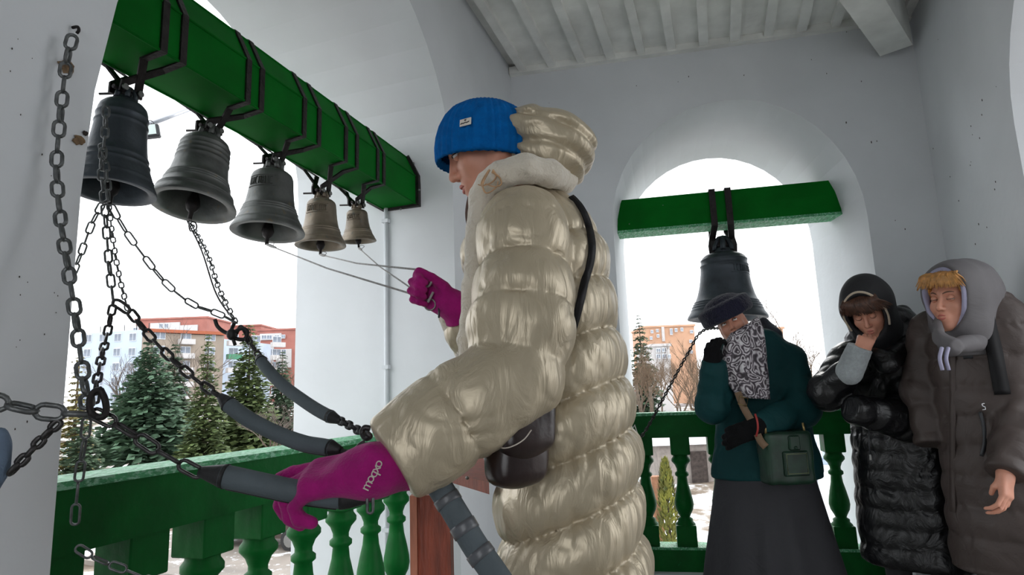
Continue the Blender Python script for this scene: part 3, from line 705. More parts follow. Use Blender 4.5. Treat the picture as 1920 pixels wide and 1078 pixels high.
def sleeve(P, pts, rad, sp, ph, amp, seed, pe=.42):
    pts = [np.array(p) for p in pts]; s, dd = path_param(P, pts); L = [0]
    for a, b in zip(pts, pts[1:]): L.append(L[-1] + np.linalg.norm(b - a))
    d = chain_sdf(P, pts, rad, .05)
    dist = np.abs(np.mod(s + ph + sp / 2, sp) - sp / 2)
    d = d - puff(s + ph, sp, amp, pe) + amp * .6
    w = wob(P, 7., seed, 2); rid = (1 - np.abs(np.sin(wob(P, 5., seed + 40, 2) * 5 + s * 8))) ** 3
    d = d - w * (.004 + .004 * np.exp(-dist / .02)) + rid * (.0015 + .007 * np.exp(-dist / .025))
    return d
def coat_fn(P):
    f, r, z = bl(P)
    s = z + .36 * f + .04 * np.abs(r)
    cf = seg_r(z, TZ, CF); hb = seg_r(z, TZ, HB); ha = seg_r(z, TZ, HA)
    qf = np.abs((f - cf) / hb); qr = np.abs(r / ha)
    k = (qf ** 2.3 + qr ** 2.3) ** (1 / 2.3)
    d = (k - 1) * np.minimum(hb, ha) * .95
    sp = .112; ph = .030
    dist = np.abs(np.mod(s + ph + sp / 2, sp) - sp / 2)
    fade = np.clip((1.50 - z) / .08, 0, 1)
    th = np.arctan2(r, f - cf)
    d = d - (puff(s + ph, sp, .022, .5) - .012) * fade
    rid = lambda x: (1 - np.abs(np.sin(x))) ** 2
    cre = rid(th * 11 + 9 * s + 1.6 * np.sin(s * 19 + th * 3)) + .8 * rid(th * 17 - 16 * s + 1.5 * np.sin(th * 6 + s * 31) + 1.)
    d = d + cre * (.0014 + .0055 * np.exp(-dist / .026)) - wob(P, 5., 3, 2) * .005
    d = smax(d, .36 - z, .02); d = smax(d, z - 1.565, .03)
    a1 = sleeve(P, [SH, (SH * .4 + EL * .6) + Vector((.012, 0, 0)), EL], [.088, .086, .080], .098, .02, .016, 5)
    a2 = sleeve(P, [EL, WR.lerp(EL, .45), WR], [.080, .072, .066], .150, .02, .024, 8, .34)
    arm = smin(a1, a2, .022)
    # cut the sleeve flat at the cuff
    ax = (WR - EL).normalized(); e = WR + ax * .004
    arm = smax(arm, (P - A3(e)) @ A3(ax), .012)
    b1 = sleeve(P, [SH2, EL2, EL2.lerp(WR2, .8)], [.09, .085, .06], .1, .0, .014, 11)
    d = smin(d, b1, .03); d = smin(d, arm, .012)
    return d
lo, hi = bounds([SH, EL, WR, EL2, WR2, Vector(B0) + UP * .36, Vector(B0) + UP * 1.6, Vector(B0) + Vector((.2, .0, 1)), Vector(B0) - Vector((.2, 0, -1))], .14)
coat = sdf_mesh('coat', coat_fn, lo, hi, .0052, M_champ, ringer)
T_coat = bvh(coat)
# head
HP = math.radians(-24); hf = Vector((-math.cos(HP), -.02, math.sin(HP))); HRm = frame(hf)
hs = .935; eyel = np.array([-.031, .0775, .004]) * hs
HC = np.array(at(858, 291, 1.30)) - HRm @ eyel
HF = Frame(HC, HRm); neckp = Vector(B0 + FW * .085) + UP * 1.44
hfn = head_fn(HF, .0022, .98, hs, np.array(neckp), .078)
def body_fn(P):
    d = hfn(P)
    d = smin(d, cone(P, np.array(neckp), B0 + FW * .0 + np.array([0, 0, 1.0]), .06, .11), .05)
    return d
lo, hi = bounds([HF.w((0, 0, .14)), HF.w((0, .12, 0)), HF.w((0, -.12, 0)), HF.w((.09, 0, 0)), HF.w((-.09, 0, 0)), neckp], .02); lo[2] = 1.36
body = sdf_mesh('body', body_fn, lo, hi, .0028, M_skin, ringer)
face_parts(HF, body, hs, lid=.12, brow_m=M_browD, lip_m=M_lips, gaze=(0, .85, -.5))
# ribbed hat
def hat_mesh(fr, rx, ry, zc, prof, ribs, depth, cy=-.012, n=132, tilt=0, gather=0.0):
    V = []; F = []; k = len(prof)
    for i, (q, z) in enumerate(prof):
        for j in range(n):
            a = 2 * math.pi * j / n; rib = depth * (abs(math.cos(a * ribs / 2)) ** .7 - .5) * min(1, q * 1.6)
            V.append(fr.w((math.cos(a) * (rx * q + rib), cy + math.sin(a) * (ry * q + rib), zc + z + tilt * math.sin(a) * q)))
    for i in range(k - 1):
        for j in range(n): F.append((i * n + j, i * n + (j + 1) % n, (i + 1) * n + (j + 1) % n, (i + 1) * n + j))
    return MB().add(V, F, True)
prof = [(.90, .014), (.97, .0), (1.0, .008), (1.02, .03), (1.0, .052), (.94, .076), (.84, .096), (.70, .112), (.50, .124), (.32, .130), (.20, .133), (.10, .132), (.0, .131)]
HHf = Frame(HC, frame(Vector((-math.cos(math.radians(2)), -.02, math.sin(math.radians(2))))))
prof = [(q, z * 1.12) for q, z in prof]
hat = hat_mesh(HHf, .0865, .108, -.040, prof, 40, .0062, cy=.008, tilt=.0).build('hat', M_blue, ringer)
tg = Matrix(HRm.tolist()); T_hat = bvh(hat)
tc_, tn_ = hit(T_hat, 875, 231); tn_ = (tc_ - Vector(HC) - UP * .01).normalized(); tc_ = tc_ + tn_ * .002; tx = Vector((1, 0, -.06)); tx = (tx - tn_ * tx.dot(tn_)).normalized(); ty = tn_.cross(tx); 
if ty.z < 0: ty = -ty
Mt = Matrix((tx, ty, tn_)).transposed()
M_tag = mat('cream_tag', srgb(214, 208, 196), .6, var=.04); M_ink = mat('black_print', srgb(40, 38, 40), .6)
tagp = MB().box(tc_ + tn_ * .003, (.0275, .0165, .002), Mt, .0006).build('hat_tag', M_tag, hat)
P3 = [tc_ + tn_ * .0043 + tx * x + ty * y for x, y in ((-.0028, .0062), (0, .0050), (.0028, .0062), (.0018, .0030), (0, .0015), (-.0018, .0030))]
MB().prism(P3, tn_ * .0005).build('tag_mark', M_ink, tagp)
MB().tube(spline([tc_ + tn_ * .0045 + tx * x + ty * y for x, y in ((-.011, -.004), (-.008, -.002), (-.004, -.0028), (0, -.0015), (.004, -.0025), (.010, -.001))], 4), .0011, 5).build('tag_mark', M_ink, tagp)
# fleece collar and front edging
cz = [at(918, 345, 1.24), at(940, 328, 1.22), at(985, 315, 1.22), at(1030, 325, 1.25), at(1058, 338, 1.36), at(1040, 325, 1.5), at(985, 318, 1.54), at(920, 345, 1.5), at(902, 378, 1.42), at(902, 388, 1.34), at(912, 372, 1.27)]
def collar_fn(P):
    d = chain_sdf(P, [np.array(p) for p in cz] + [np.array(cz[0])], [.024, .025, .026, .026, .026, .026, .026, .026, .024, .022, .022, .024], .02)
    d = smin(d, chain_sdf(P, [np.array(at(905, 372, 1.26)), np.array(at(893, 440, 1.24)), np.array(at(886, 540, 1.26)), np.array(at(876, 640, 1.28)), np.array(at(884, 700, 1.28))], [.026, .022, .020, .020, .018], .01), .03)
    return d - wob(P, 30., 4, 2) * .002
lo, hi = bounds(cz + [at(876, 700, 1.28)], .05)
collar = sdf_mesh('fleece_collar', collar_fn, lo, hi, .005, M_fleece, ringer)
# hood hanging behind the head
hc = at(1015, 277, 1.37); ha_ = (at(1105, 300, 1.37) - at(925, 265, 1.37)).normalized()
Rh = np.array([[ha_.x, 0, -ha_.z], [ha_.y, 1, 0], [ha_.z, 0, ha_.x]])
def hood_fn(P):
    q = (P - A3(hc)) @ Rh.astype(F32)
    d = ell(q, (.0, 0, .006), (.122, .135, .072))
    d = smin(d, ell(q, (.060, 0, -.008), (.062, .12, .062)), .03)
    d = smin(d, cone(q, (-.075, -.06, -.055), (.02, -.08, -.045), .030, .040), .03)
    for zc_, sl_ in ((.020, -.12), (-.030, -.05)):
        gg = np.abs(q[:, 2] - zc_ - sl_ * q[:, 0]); d = d + .012 * np.exp(-(gg / .008) ** 2)
    ang = np.arctan2(q[:, 2] + .03, q[:, 0] + .11)
    d = d - .0035 * np.sin(ang * 17 + 2 * np.sin(q[:, 1] * 30)) * np.exp(-np.abs(q[:, 0] + .02) / .06) - wob(P, 8., 9, 2) * .004
    # hollow where the head sits
    d = smax(d, -ell(P, HF.w((0, .055, .02)), (.088, .088, .12)), .012)
    return d
lo, hi = bounds([hc + Vector((.15, .14, .11)), hc - Vector((.15, .14, .11))], .02)
hood = sdf_mesh('hood', hood_fn, lo, hi, .0052, M_champ, ringer)
# hair
hb = MB()
for pts in ([(918, 318), (905, 345), (912, 362), (930, 352), (934, 340)], [(922, 322), (936, 332), (940, 345), (928, 350), (910, 345)], [(916, 320), (908, 332), (902, 345), (908, 356)], [(924, 318), (930, 330), (922, 342), (906, 348), (896, 346)]):
    tuft(hb, [at(u, v, 1.182 + .003 * i) for i, (u, v) in enumerate(pts)], .0022, .0012)
hb.build('hair_strand', M_hairL, ringer)
hb = MB(); rr = random.Random(4)
for k in range(14):
    j = rr.uniform(-5, 5); tuft(hb, [at(884 + j, 365, 1.36), at(877 + j * .7, 400, 1.36), at(880 + j * .6, 440, 1.37), at(876 + j, 478 + rr.uniform(-14, 12), 1.37)], .0035, .001)
hb.build('long_hair', M_hairD, ringer)
# gloves
gy = Vector((-.97, .14, -.12)).normalized(); gz = Vector((-.06, -.42, .9)); gx = gy.cross(gz).normalized(); gz = gx.cross(gy)
GR = np.array([list(gx), list(gy), list(gz)]).T
GF = Frame(at(690, 884, 1.042), GR)
gfn = hand_fn(GF, [(.05, .25, .2), (.30, .75, .6), (.50, .95, .8), (.62, 1.05, .9)], 1, ((.03, .03, -.012), (.036, .062, -.03), (.022, .088, -.045)), 1.18, .9, .01, 1.13)
cuffA, cuffB = GF.w((0, -.01, 0)), at(800, 868, 1.085)
def glove_fn(P):
    d = gfn(P); dc = cone(P, cuffA, cuffB, .037, .040) 
    ax = (cuffB - cuffA).normalized(); dc = smax(dc, (P - A3(cuffB)) @ A3(ax), .006)
    d = smin(d, dc, .02)
    d = smin(d, cone(P, at(702, 862, 1.02), at(694, 846, 1.02), .016, .006), .02)      # pinched cuff corner
    return d - wob(P, 14., 21, 2) * .0018
lo, hi = bounds([GF.w((.07, .2, .05)), GF.w((-.07, .2, -.1)), cuffB, at(694, 846, 1.02), GF.w((0, -.05, -.06))], .05)
glove1 = sdf_mesh('glove', glove_fn, lo, hi, .0034, M_mag, ringer)
T_g1 = bvh(glove1)
# lettering stitched on the cuff
def text_on(name, s, c, right, upv, size, m, parent, th=.0006):
    cu = bpy.data.curves.new(name, 'FONT'); cu.body = s; cu.size = size; cu.extrude = th; cu.align_x = 'CENTER'; cu.align_y = 'CENTER'; cu.resolution_u = 3
    ob = bpy.data.objects.new(name, cu); COL.objects.link(ob); dg = bpy.context.evaluated_depsgraph_get(); me = bpy.data.meshes.new_from_object(ob.evaluated_get(dg)); bpy.data.objects.remove(ob)
    r = Vector(right).normalized(); u = Vector(upv); u = (u - r * u.dot(r)).normalized(); n = r.cross(u); M = Matrix((r, u, n)).transposed().to_4x4(); M.translation = c
    me.transform(M); return link(name, me, m, parent)
# letters, one by one on the cloth
gl = [('m', 688, 909), ('o', 694, 897), ('q', 700, 888), ('x', 705, 878), ('o', 709, 869)]
pts_ = [hit(T_g1, u, v, 1.0) for _, u, v in gl]
for (ch, u, v), (p, n) in zip(gl, pts_):
    text_on('glove_letter', ch, p + n * .0012, pts_[-1][0] - pts_[0][0], -n.cross(pts_[-1][0] - pts_[0][0]) * -1, .021, M_thread, glove1)
yv = Vector((-.80, .0, .45)).normalized(); zv = Vector((.1, .92, .15)); xv = yv.cross(zv).normalized(); zv = xv.cross(yv)
G2 = Frame(at(846, 572, 1.43), np.array([list(xv), list(yv), list(zv)]).T)
g2fn = hand_fn(G2, [(.9, 1.3, .9), (1.05, 1.45, 1.0), (1.1, 1.5, 1.0), (1.15, 1.5, 1.0)], -1, ((.034, .036, -.014), (.044, .075, -.03), (.046, .112, -.034)), 1.15, 1, .03, .86)
def g2(P):
    d = g2fn(P); a, b = G2.w((0, -.02, 0)), at(868, 592, 1.44)
    ax = (b - a).normalized(); dc = smax(cone(P, a, b, .034, .045), (P - A3(b)) @ A3(ax), .006)
    return smin(d, dc, .02) - wob(P, 14., 22, 2) * .0015
lo, hi = bounds([G2.w((.08, .16, .06)), G2.w((-.08, .16, -.1)), at(868, 592, 1.44)], .055)
glove2 = sdf_mesh('glove', g2, lo, hi, .0034, M_mag, ringer)
# pale knitted cuff showing at the far sleeve
sdf_mesh('sleeve_cuff', lambda P: smax(cone(P, at(856, 582, 1.45), at(905, 640, 1.50), .047, .075), -cone(P, at(840, 570, 1.45), at(860, 588, 1.45), .036, .036), .004) - wob(P, 20., 5, 2) * .003, *bounds([at(856, 582, 1.45), at(905, 640, 1.5)], .09), .006, M_fleece, ringer)
legs('ringer', ringer, B0, FW, RT, mat('dark_trousers', srgb(44, 44, 52), .8), .80)
# crossbody bag
bagc = at(970, 828, 1.135)
bag = empty('shoulder_bag', bagc - UP * .08, 'dark brown leather saddle bag hanging at the hip of the champagne coat', 'bag')
bx = (at(1000, 850, 1.17) - at(920, 850, 1.12)).normalized(); by = bx.cross(UP) * -1; Rb = np.array([list(bx), list(by), [0, 0, 1]]).T
def bag_fn(P):
    q = (P - A3(bagc)) @ Rb.astype(F32)
    d = rbox(q, (0, 0, 0), (.030, .012, .048), .022); d = smin(d, ell(q, (.0, 0, -.025), (.055, .034, .052)), .02)
    d = smin(d, cone(q, (.03, 0, .04), (.045, .0, .075), .02, .012), .03)
    return d
sdf_mesh('pouch', bag_fn, *bounds([bagc], .13), .0045, M_brownleather, bag)
def flap_fn(P):
    q = (P - A3(bagc)) @ Rb.astype(F32)
    d = rbox(q, (0, -.020, .030), (.034, .012, .024), .020); d = smin(d, ell(q, (-.004, -.022, .005), (.044, .024, .042)), .02); return d
flap = sdf_mesh('flap', flap_fn, *bounds([bagc], .13), .0042, M_brownleather, bag)
T_fl = bvh(flap); fs = [hit(T_fl, u, v, 1.09) for u, v in ((930, 836), (945, 840), (962, 836), (982, 824), (996, 806))]
MB().tube(spline([p + n * .0005 for p, n in fs], 5), .0012, 5).build('stitching', M_thread, flap)
sp_ = [(1004, 768), (1020, 735), (1042, 690), (1066, 630), (1084, 570), (1100, 510), (1108, 460), (1098, 415), (1082, 385), (1068, 372)]
sp_ = [(p.x, p.y) for p in spline([Vector((u, v, 0)) for u, v in sp_], 3)]
H_ = [hit(T_coat, u, v, 1.25) for u, v in sp_]
P_ = [p + n * .003 + Vector((0, -.004, 0)) for p, n in H_]; Pn = [Vector((n + Vector((0, -.6, 0)))).normalized() for p, n in H_]
P_[0] = bagc + Vector(bx) * .045 + UP * .075
P_ = [P_[0]] + [(P_[i - 1] + P_[i] * 2 + P_[i + 1]) / 4 for i in range(1, len(P_) - 1)] + [P_[-1]]
kc = [i for i, (u, v) in enumerate(sp_) if v <= 588]; P_ = [bagc + Vector(bx) * .045 + UP * .07, at(1030, 735, 1.20), at(1052, 680, 1.19), at(1070, 628, 1.20)] + [P_[i] for i in kc]; Pn = [Vector((0, -1, 0))] * 4 + [Pn[i] for i in kc]
SPt = spline(P_, 3); SN = spline(Pn, 3)
over = [SPt[-1] + Vector((-.01, .05, .03)), SPt[-1] + Vector((-.03, .12, .035))]
ribbon('strap', SPt, SN, .016, .0035, M_strap, bag)
for k in (0, 1): MB().tube([bagc + Vector(bx) * (.04 + .012 * math.cos(t)) - Vector(by) * (.03 + .004 * k) + UP * (.062 - .018 * k + .008 * math.sin(t)) for t in [2 * math.pi * j / 12 for j in range(12)]], .0016, 6, closed=True).build('buckle_ring', M_bolt, bag)
# ================================================================ three women by the far wall
def padded_coat(name, root, base, f, TZ, CF, HB, HA, arms, m, zlo, zhi, sp=.1, amp=.010, h=.009, wr=.004, seed=1, slope=0., extra=None, cres=.003, lean=None):
    base = np.array(base, float); f = np.array(f, float); f /= np.linalg.norm(f); r = np.array([f[1], -f[0], 0.])
    def fn(P):
        q = P - base.astype(F32); qf, qr, z = q @ f.astype(F32), q @ r.astype(F32), q[:, 2]
        if lean is not None: qr = qr - np.interp(z, lean[0], lean[1]).astype(F32)
        cf, hb, ha = seg_r(z, TZ, CF), seg_r(z, TZ, HB), seg_r(z, TZ, HA)
        k = (np.abs((qf - cf) / hb) ** 2.4 + np.abs(qr / ha) ** 2.4) ** (1 / 2.4)
        d = (k - 1) * np.minimum(hb, ha) * .95
        s = z + slope * qf; dist = np.abs(np.mod(s + sp / 2, sp) - sp / 2); th = np.arctan2(qr, qf - cf)
        if amp: d = d - puff(s, sp, amp, .5) + amp * .5
        d = d - wob(P, 5., seed, 3) * wr - cres * np.sin(th * 23 + 4 * np.sin(s * 17) + 2 * np.sin(th * 6 + s * 23)) * np.exp(-dist / .02)
        d = smax(d, zlo - z, .02); d = smax(d, z - zhi, .03)
        for pts, rad, k_ in arms:
            pts = [np.array(p) for p in pts]; s, _ = path_param(P, pts)
            a = chain_sdf(P, pts, rad, .04)
            if amp: a = a - puff(s, sp, amp, .5) + amp * .5
            dist = np.abs(np.mod(s + sp / 2, sp) - sp / 2)
            a = a - wob(P, 9., seed + 3, 2) * (wr * .8 + .004 * np.exp(-dist / .02))
            e = pts[-1]; ax = (pts[-1] - pts[-2]); ax /= np.linalg.norm(ax); a = smax(a, (P - e.astype(F32)) @ ax.astype(F32), .01)
            d = smin(d, a, k_)
        if extra: d = extra(P, d)
        return d
    pts = [p for a in arms for p in a[0]] + [base + np.array([0, 0, zlo]), base + np.array([0, 0, zhi])] + [base + s_ * np.array([max(HA), max(HA), 0]) + np.array([0, 0, zlo]) for s_ in (-1, 1)]
    lo, hi = bounds(pts, .12); lo[2] = zlo - .03
    return sdf_mesh(name, fn, lo, hi, h, m, root)
def hood_up(name, root, fr, m, sc=1.0, h=.006, open_c=(0, .125, -.012), open_r=(.072, .09, .112), skirt=None, deep=.0, lining=None, back=0.0, seed=2, top=0.):
    def fn(P):
        q = fr.l(P) / sc
        d = ell(q, (0, -.03 - back / 2, .018 + top / 2), (.112, .135 + back / 2, .142 + top / 2))
        d = smin(d, ell(q, (0, .02 + deep, .03), (.100, .10, .118)), .03)
        if skirt: d = smin(d, cone(q, (0, -.02, -.10), skirt[0], .105, skirt[1]), .05)
        d = smax(d, -ell(q, (0, -.005, .0), (.088, .112, .118)), .008)
        d = smax(d, -ell(q, open_c, open_r), .012)
        return (d - wob(q, 5., seed, 2) * .004) * sc
    lo, hi = bounds([fr.w(np.array(p) * sc) for p in ((.15, 0, 0), (-.15, 0, 0), (0, .15, 0), (0, -.2, 0), (0, 0, .18), (0, 0, -.2))], .03)
    o = sdf_mesh(name, fn, lo, hi, h, m, root)
    if lining:
        T = bvh(o); ring = []
        for i in range(40):
            a = -.5 + (math.pi + 1.0) * i / 39; x, z = open_r[0] * 1.0 * math.cos(a), open_c[2] + open_r[2] * 1.0 * math.sin(a)
            p = fr.w(np.array((x * sc, .25 * sc, z * sc))); d = fr.d((0, -1, 0)); rc = T.ray_cast(p, d)
            y = fr.l(np.array([rc[0]], F32))[0][1] if rc[0] is not None else .05
            ring.append((x * sc, min(max(y, -.02), .14), z * sc))
        for _ in range(6): ring = [ring[0]] + [tuple((np.array(ring[i - 1]) + 2 * np.array(ring[i]) + np.array(ring[i + 1])) / 4) for i in range(1, 39)] + [ring[-1]]
        MB().tube([fr.w(p) for p in ring], .0055 * sc, 8).build('hood_lining', lining, root)
    return o
def fringe(fr, root, m, n, x0, x1, z0, z1, seed, len_=1.0, part=0.0, y=.092, wid=.0035, side=0.0):
    mb = MB(); rr = random.Random(seed)
    for i in range(n):
        x = x0 + (x1 - x0) * (i + rr.random()) / n; zz = z1 + rr.uniform(-.008, .012); sw = side + (x - part) * .35
        tuft(mb, [fr.w((x * .7, .045 + rr.uniform(-.006, .004), z0)), fr.w((x * .95, y - .35 * x * x / .01 * .03, (z0 + zz) / 2 + .012)), fr.w((x + sw * .5, y + .012 - 5 * x * x, zz + .02 * len_)), fr.w((x + sw, y + .012 - 5.5 * x * x, zz))], wid, .0012, 5)
    return mb.build('hair_fringe', m, root)
def hair_cap(fr, root, m, sc=1.0):
    def fn(P):
        q = fr.l(P) / sc; d = ell(q, (0, .0, .048), (.084, .102, .088)); d = smax(d, -(q[:, 2] - .050 + .75 * np.minimum(q[:, 1] - .04, .05) * -1 - 3.0 * np.maximum(np.abs(q[:, 0]) - .045, 0) * -1), .01)
        th = np.arctan2(q[:, 0], q[:, 2] - .05); return (d - .0028 * np.sin(th * 42 + 3 * np.sin(q[:, 1] * 40))) * sc
    pts = [fr.w(p) for p in ((.1, 0, 0), (-.1, 0, 0), (0, .12, 0), (0, -.11, 0), (0, 0, .15), (0, 0, -.02))]; lo, hi = bounds(pts, .02)
    return sdf_mesh('hair', fn, lo, hi, .0045, m, root)
def body_simple(root, fr, neck, sc=1.0, mouth=0, jaw=1.0, h=.0036, tor=None):
    hf_ = head_fn(fr, mouth, jaw, sc, np.array(neck)); nk = np.array(neck)
    def fn(P): return smin(hf_(P), cone(P, nk, nk - np.array([0, 0, .25]), .06, .10), .05)
    lo, hi = bounds([fr.w((0, 0, .14)), fr.w((0, .12, 0)), fr.w((0, -.12, 0)), fr.w((.09, 0, 0)), fr.w((-.09, 0, 0)), fr.w((0, 0, -.14)), neck], .02)
    return sdf_mesh('body', fn, lo, hi, h, M_skin, root)
# ---------------------------------------------------------------- woman in the teal coat
M_teal = cloth('teal_padded_cotton', srgb(14, 54, 56), .7, 0, .30, 12, var=.08, spec=.15)
M_navyfur = cloth('navy_fur', srgb(28, 28, 44), .95, 0, .5, 60, sheen=.2, fine=160, spec=.1)
M_blackfleece = cloth('black_fleece', srgb(8, 8, 10), .95, 0, .4, 30, fine=140, spec=.2)
M_skirt = cloth('charcoal_wool_skirt', srgb(44, 44, 48), .85, 0, .3, 14)
M_navyhood = cloth('navy_hood_cloth', srgb(28, 32, 44), .7, 0, .3, 14)
TX = np.array([1.285, 3.42, 0.]); tf = np.array([-.30, -.95, 0.]); tf /= np.linalg.norm(tf); tr = np.array([tf[1], -tf[0], 0.])
w2 = empty('person', tuple(TX), 'woman in teal coat, navy fur hat and paisley scarf, gloved hand to her cheek', 'person')
sR, eR, hR = at(1372, 668, 3.36), at(1336, 762, 3.28), at(1339, 676, 3.19)          # her right arm (left in the photo), bent up
sL, eL, hL = at(1480, 672, 3.36), at(1505, 765, 3.25), at(1418, 800, 3.14)
padded_coat('coat', w2, TX, tf, [.55, .66, .80, .95, 1.10, 1.22, 1.30, 1.36, 1.42], [.0] * 6 + [.0, .0, .0], [.165, .165, .155, .145, .15, .145, .125, .095, .07], [.285, .275, .245, .225, .225, .215, .19, .13, .08],
    [([sR, eR, hR.lerp(eR, .0)], [.082, .078, .062], .03), ([sL, eL, hL], [.085, .085, .062], .02)], M_teal, .62, 1.40, .13, .006, .009, .005, 4, lean=([.6, 1.1, 1.4], [-.01, -.01, .0]))
# skirt
def skirt_fn(P):
    q = P - TX.astype(F32); z = q[:, 2]; a = np.interp(z, [0, .7], [.36, .23]).astype(F32); b = np.interp(z, [0, .7], [.25, .15]).astype(F32); fq, rq = q @ tf.astype(F32), q @ tr.astype(F32)
    th = np.arctan2(rq, fq); k = np.sqrt((fq / b) ** 2 + (rq / a) ** 2); d = (k - 1) * np.minimum(a, b) - .012 * np.sin(th * 9 + np.sin(th * 3)) * np.clip((.7 - z) / .5, 0, 1)
    return smax(smax(d, z - .72, .02), .06 - z, .01)
sdf_mesh('skirt', skirt_fn, *bounds([TX + np.array([.4, .4, .04]), TX + np.array([-.4, -.4, .72])], .03), .012, M_skirt, w2)
for sx in (-1, 1):
    an = TX + tr * .1 * sx
    sdf_mesh('boot', lambda P, an=an: smax(chain_sdf(P, [an + np.array([0, 0, .2]), an + np.array([0, 0, .07]), an + np.array([0, 0, .045]) + tf * .05, an + np.array([0, 0, .034]) + tf * .15], [.058, .05, .045, .034], .03), -(P[:, 2] - .003), .004), *bounds([an, an + tf * .16, an + np.array([0, 0, .22])], .08), .009, M_boot, w2)
# head, tilted towards her raised hand and turned to the left of the photo
hfw = Vector((-.45, -.88, -.02)); R2 = frame(hfw, roll=math.radians(22)); c2 = np.array(at(1368, 605, 3.32)) - R2 @ np.array([0, .085, .0])
F2 = Frame(c2, R2)
b2 = body_simple(w2, F2, Vector(TX) + Vector((0.02, 0, 1.34)), .98)
face_parts(F2, b2, .98, lid=.42, brow_m=M_browD, lip_m=M_lips, gaze=(-.35, .9, .25))
def fur_fn(P):
    q = F2.l(P)
    d = ell(q, (0, -.012, .10), (.115, .125, .068))
    br = np.sqrt((q[:, 0] / .114) ** 2 + ((q[:, 1] + .004) / .126) ** 2)
    dr = (br - 1) * .108; d2 = np.sqrt(np.maximum(np.abs(dr) - .006, 0) ** 2 + np.maximum(np.abs(q[:, 2] - .078 + .15 * q[:, 1]) - .026, 0) ** 2) - .022
    d = smin(d, d2, .012)
    return d - wob(P, 40., 6, 2) * .0015
sdf_mesh('fur_hat', fur_fn, *bounds([F2.w(p) for p in ((.14, 0, .1), (-.14, 0, .1), (0, .14, .1), (0, -.14, .1), (0, 0, .16), (0, 0, 0))], .03), .005, M_navyfur, w2)
M_pearl = mat('small_pearl', srgb(220, 220, 225), .2); MB().ball(F2.w((.118, .045, .052)), .004, 8, 6).build('hat_stud', M_pearl, w2)
# dark hood lying on the shoulder
def nh(P):
    return chain_sdf(P, [np.array(at(1432, 605, 3.45)), np.array(at(1448, 630, 3.40)), np.array(at(1436, 660, 3.32)), np.array(at(1440, 690, 3.29))], [.03, .045, .035, .02], .03) - wob(P, 12., 3, 2) * .003
sdf_mesh('hood', nh, *bounds([at(1432, 605, 3.45), at(1448, 650, 3.4), at(1440, 700, 3.29)], .08), .007, M_navyhood, w2)
# paisley scarf: draped double layer with folds
def paisley():
    m = mat('paisley_print', srgb(120, 112, 118), .6); nt = m.node_tree; N, L = nt.nodes, nt.links; b = N['Principled BSDF']
    tc = N.new('ShaderNodeTexCoord'); nz = N.new('ShaderNodeTexNoise'); nz.inputs['Scale'].default_value = 9; L.new(tc.outputs['Object'], nz.inputs['Vector'])
    ad = N.new('ShaderNodeMixRGB'); ad.blend_type = 'ADD'; ad.inputs[0].default_value = .11; L.new(tc.outputs['Object'], ad.inputs[1]); L.new(nz.outputs['Color'], ad.inputs[2])
    v = N.new('ShaderNodeTexVoronoi'); v.inputs['Scale'].default_value = 19; L.new(ad.outputs[0], v.inputs['Vector'])
    mt = N.new('ShaderNodeMath'); mt.operation = 'MULTIPLY'; mt.inputs[1].default_value = 25; L.new(v.outputs['Distance'], mt.inputs[0])
    sn = N.new('ShaderNodeMath'); sn.operation = 'SINE'; L.new(mt.outputs[0], sn.inputs[0])
    rp = N.new('ShaderNodeValToRGB'); e = rp.color_ramp.elements; e[0].position = .0; e[0].color = (*srgb(44, 38, 44), 1); e[1].position = 1; e[1].color = (*srgb(196, 194, 196), 1)
    for p, c in ((.25, (74, 66, 74)), (.5, (122, 112, 120)), (.72, (150, 140, 146))): k = e.new(p); k.color = (*srgb(*c), 1)
    ma = N.new('ShaderNodeMath'); ma.operation = 'MULTIPLY_ADD'; ma.inputs[1].default_value = .5; ma.inputs[2].default_value = .5; L.new(sn.outputs[0], ma.inputs[0]); L.new(ma.outputs[0], rp.inputs[0])
    L.new(rp.outputs[0], b.inputs['Base Color']); return m
M_pais = paisley()
rows = [((1371, 624), (1421, 592), 3.22), ((1360, 642), (1432, 618), 3.19), ((1354, 665), (1437, 650), 3.185), ((1355, 690), (1440, 680), 3.18), ((1362, 712), (1442, 705), 3.18), ((1374, 732), (1443, 730), 3.18), ((1390, 746), (1444, 749), 3.18)]
Lp = spline([at(*a, y + .03) for a, b, y in rows], 5); Rp = spline([at(*b, y + .035) for a, b, y in rows], 5); nn = 26; V = []; Fq = []; n0 = len(Lp)
for lay in (0, 1):
    for i in range(n0):
        for j in range(nn):
            t = j / (nn - 1); p = Lp[i].lerp(Rp[i], t); bul = math.sin(math.pi * t) ** .6
            fold = .010 * math.sin(t * 15 + i * .14) + .006 * math.sin(t * 31 - i * .2) + (.02 * math.exp(-((t - .78) / .03) ** 2) if i > 8 else 0)
            V.append(p + Vector((0, 1, 0)) * (-.055 * bul - fold + (.010 if lay else 0)))
for lay in (0, 1):
    for i in range(n0 - 1):
        for j in range(nn - 1): k = lay * n0 * nn + i * nn + j; q = (k, k + 1, k + nn + 1, k + nn); Fq.append(q if not lay else q[::-1])
K = n0 * nn
for i in range(n0 - 1):
    for j in (0, nn - 1): k = i * nn + j; Fq.append((k, k + nn, k + nn + K, k + K))
for j in range(nn - 1):
    for i in (0, n0 - 1): k = i * nn + j; Fq.append((k, k + 1, k + 1 + K, k + K))
sc_ = MB().add(V, Fq, True).build('scarf', M_pais, w2)
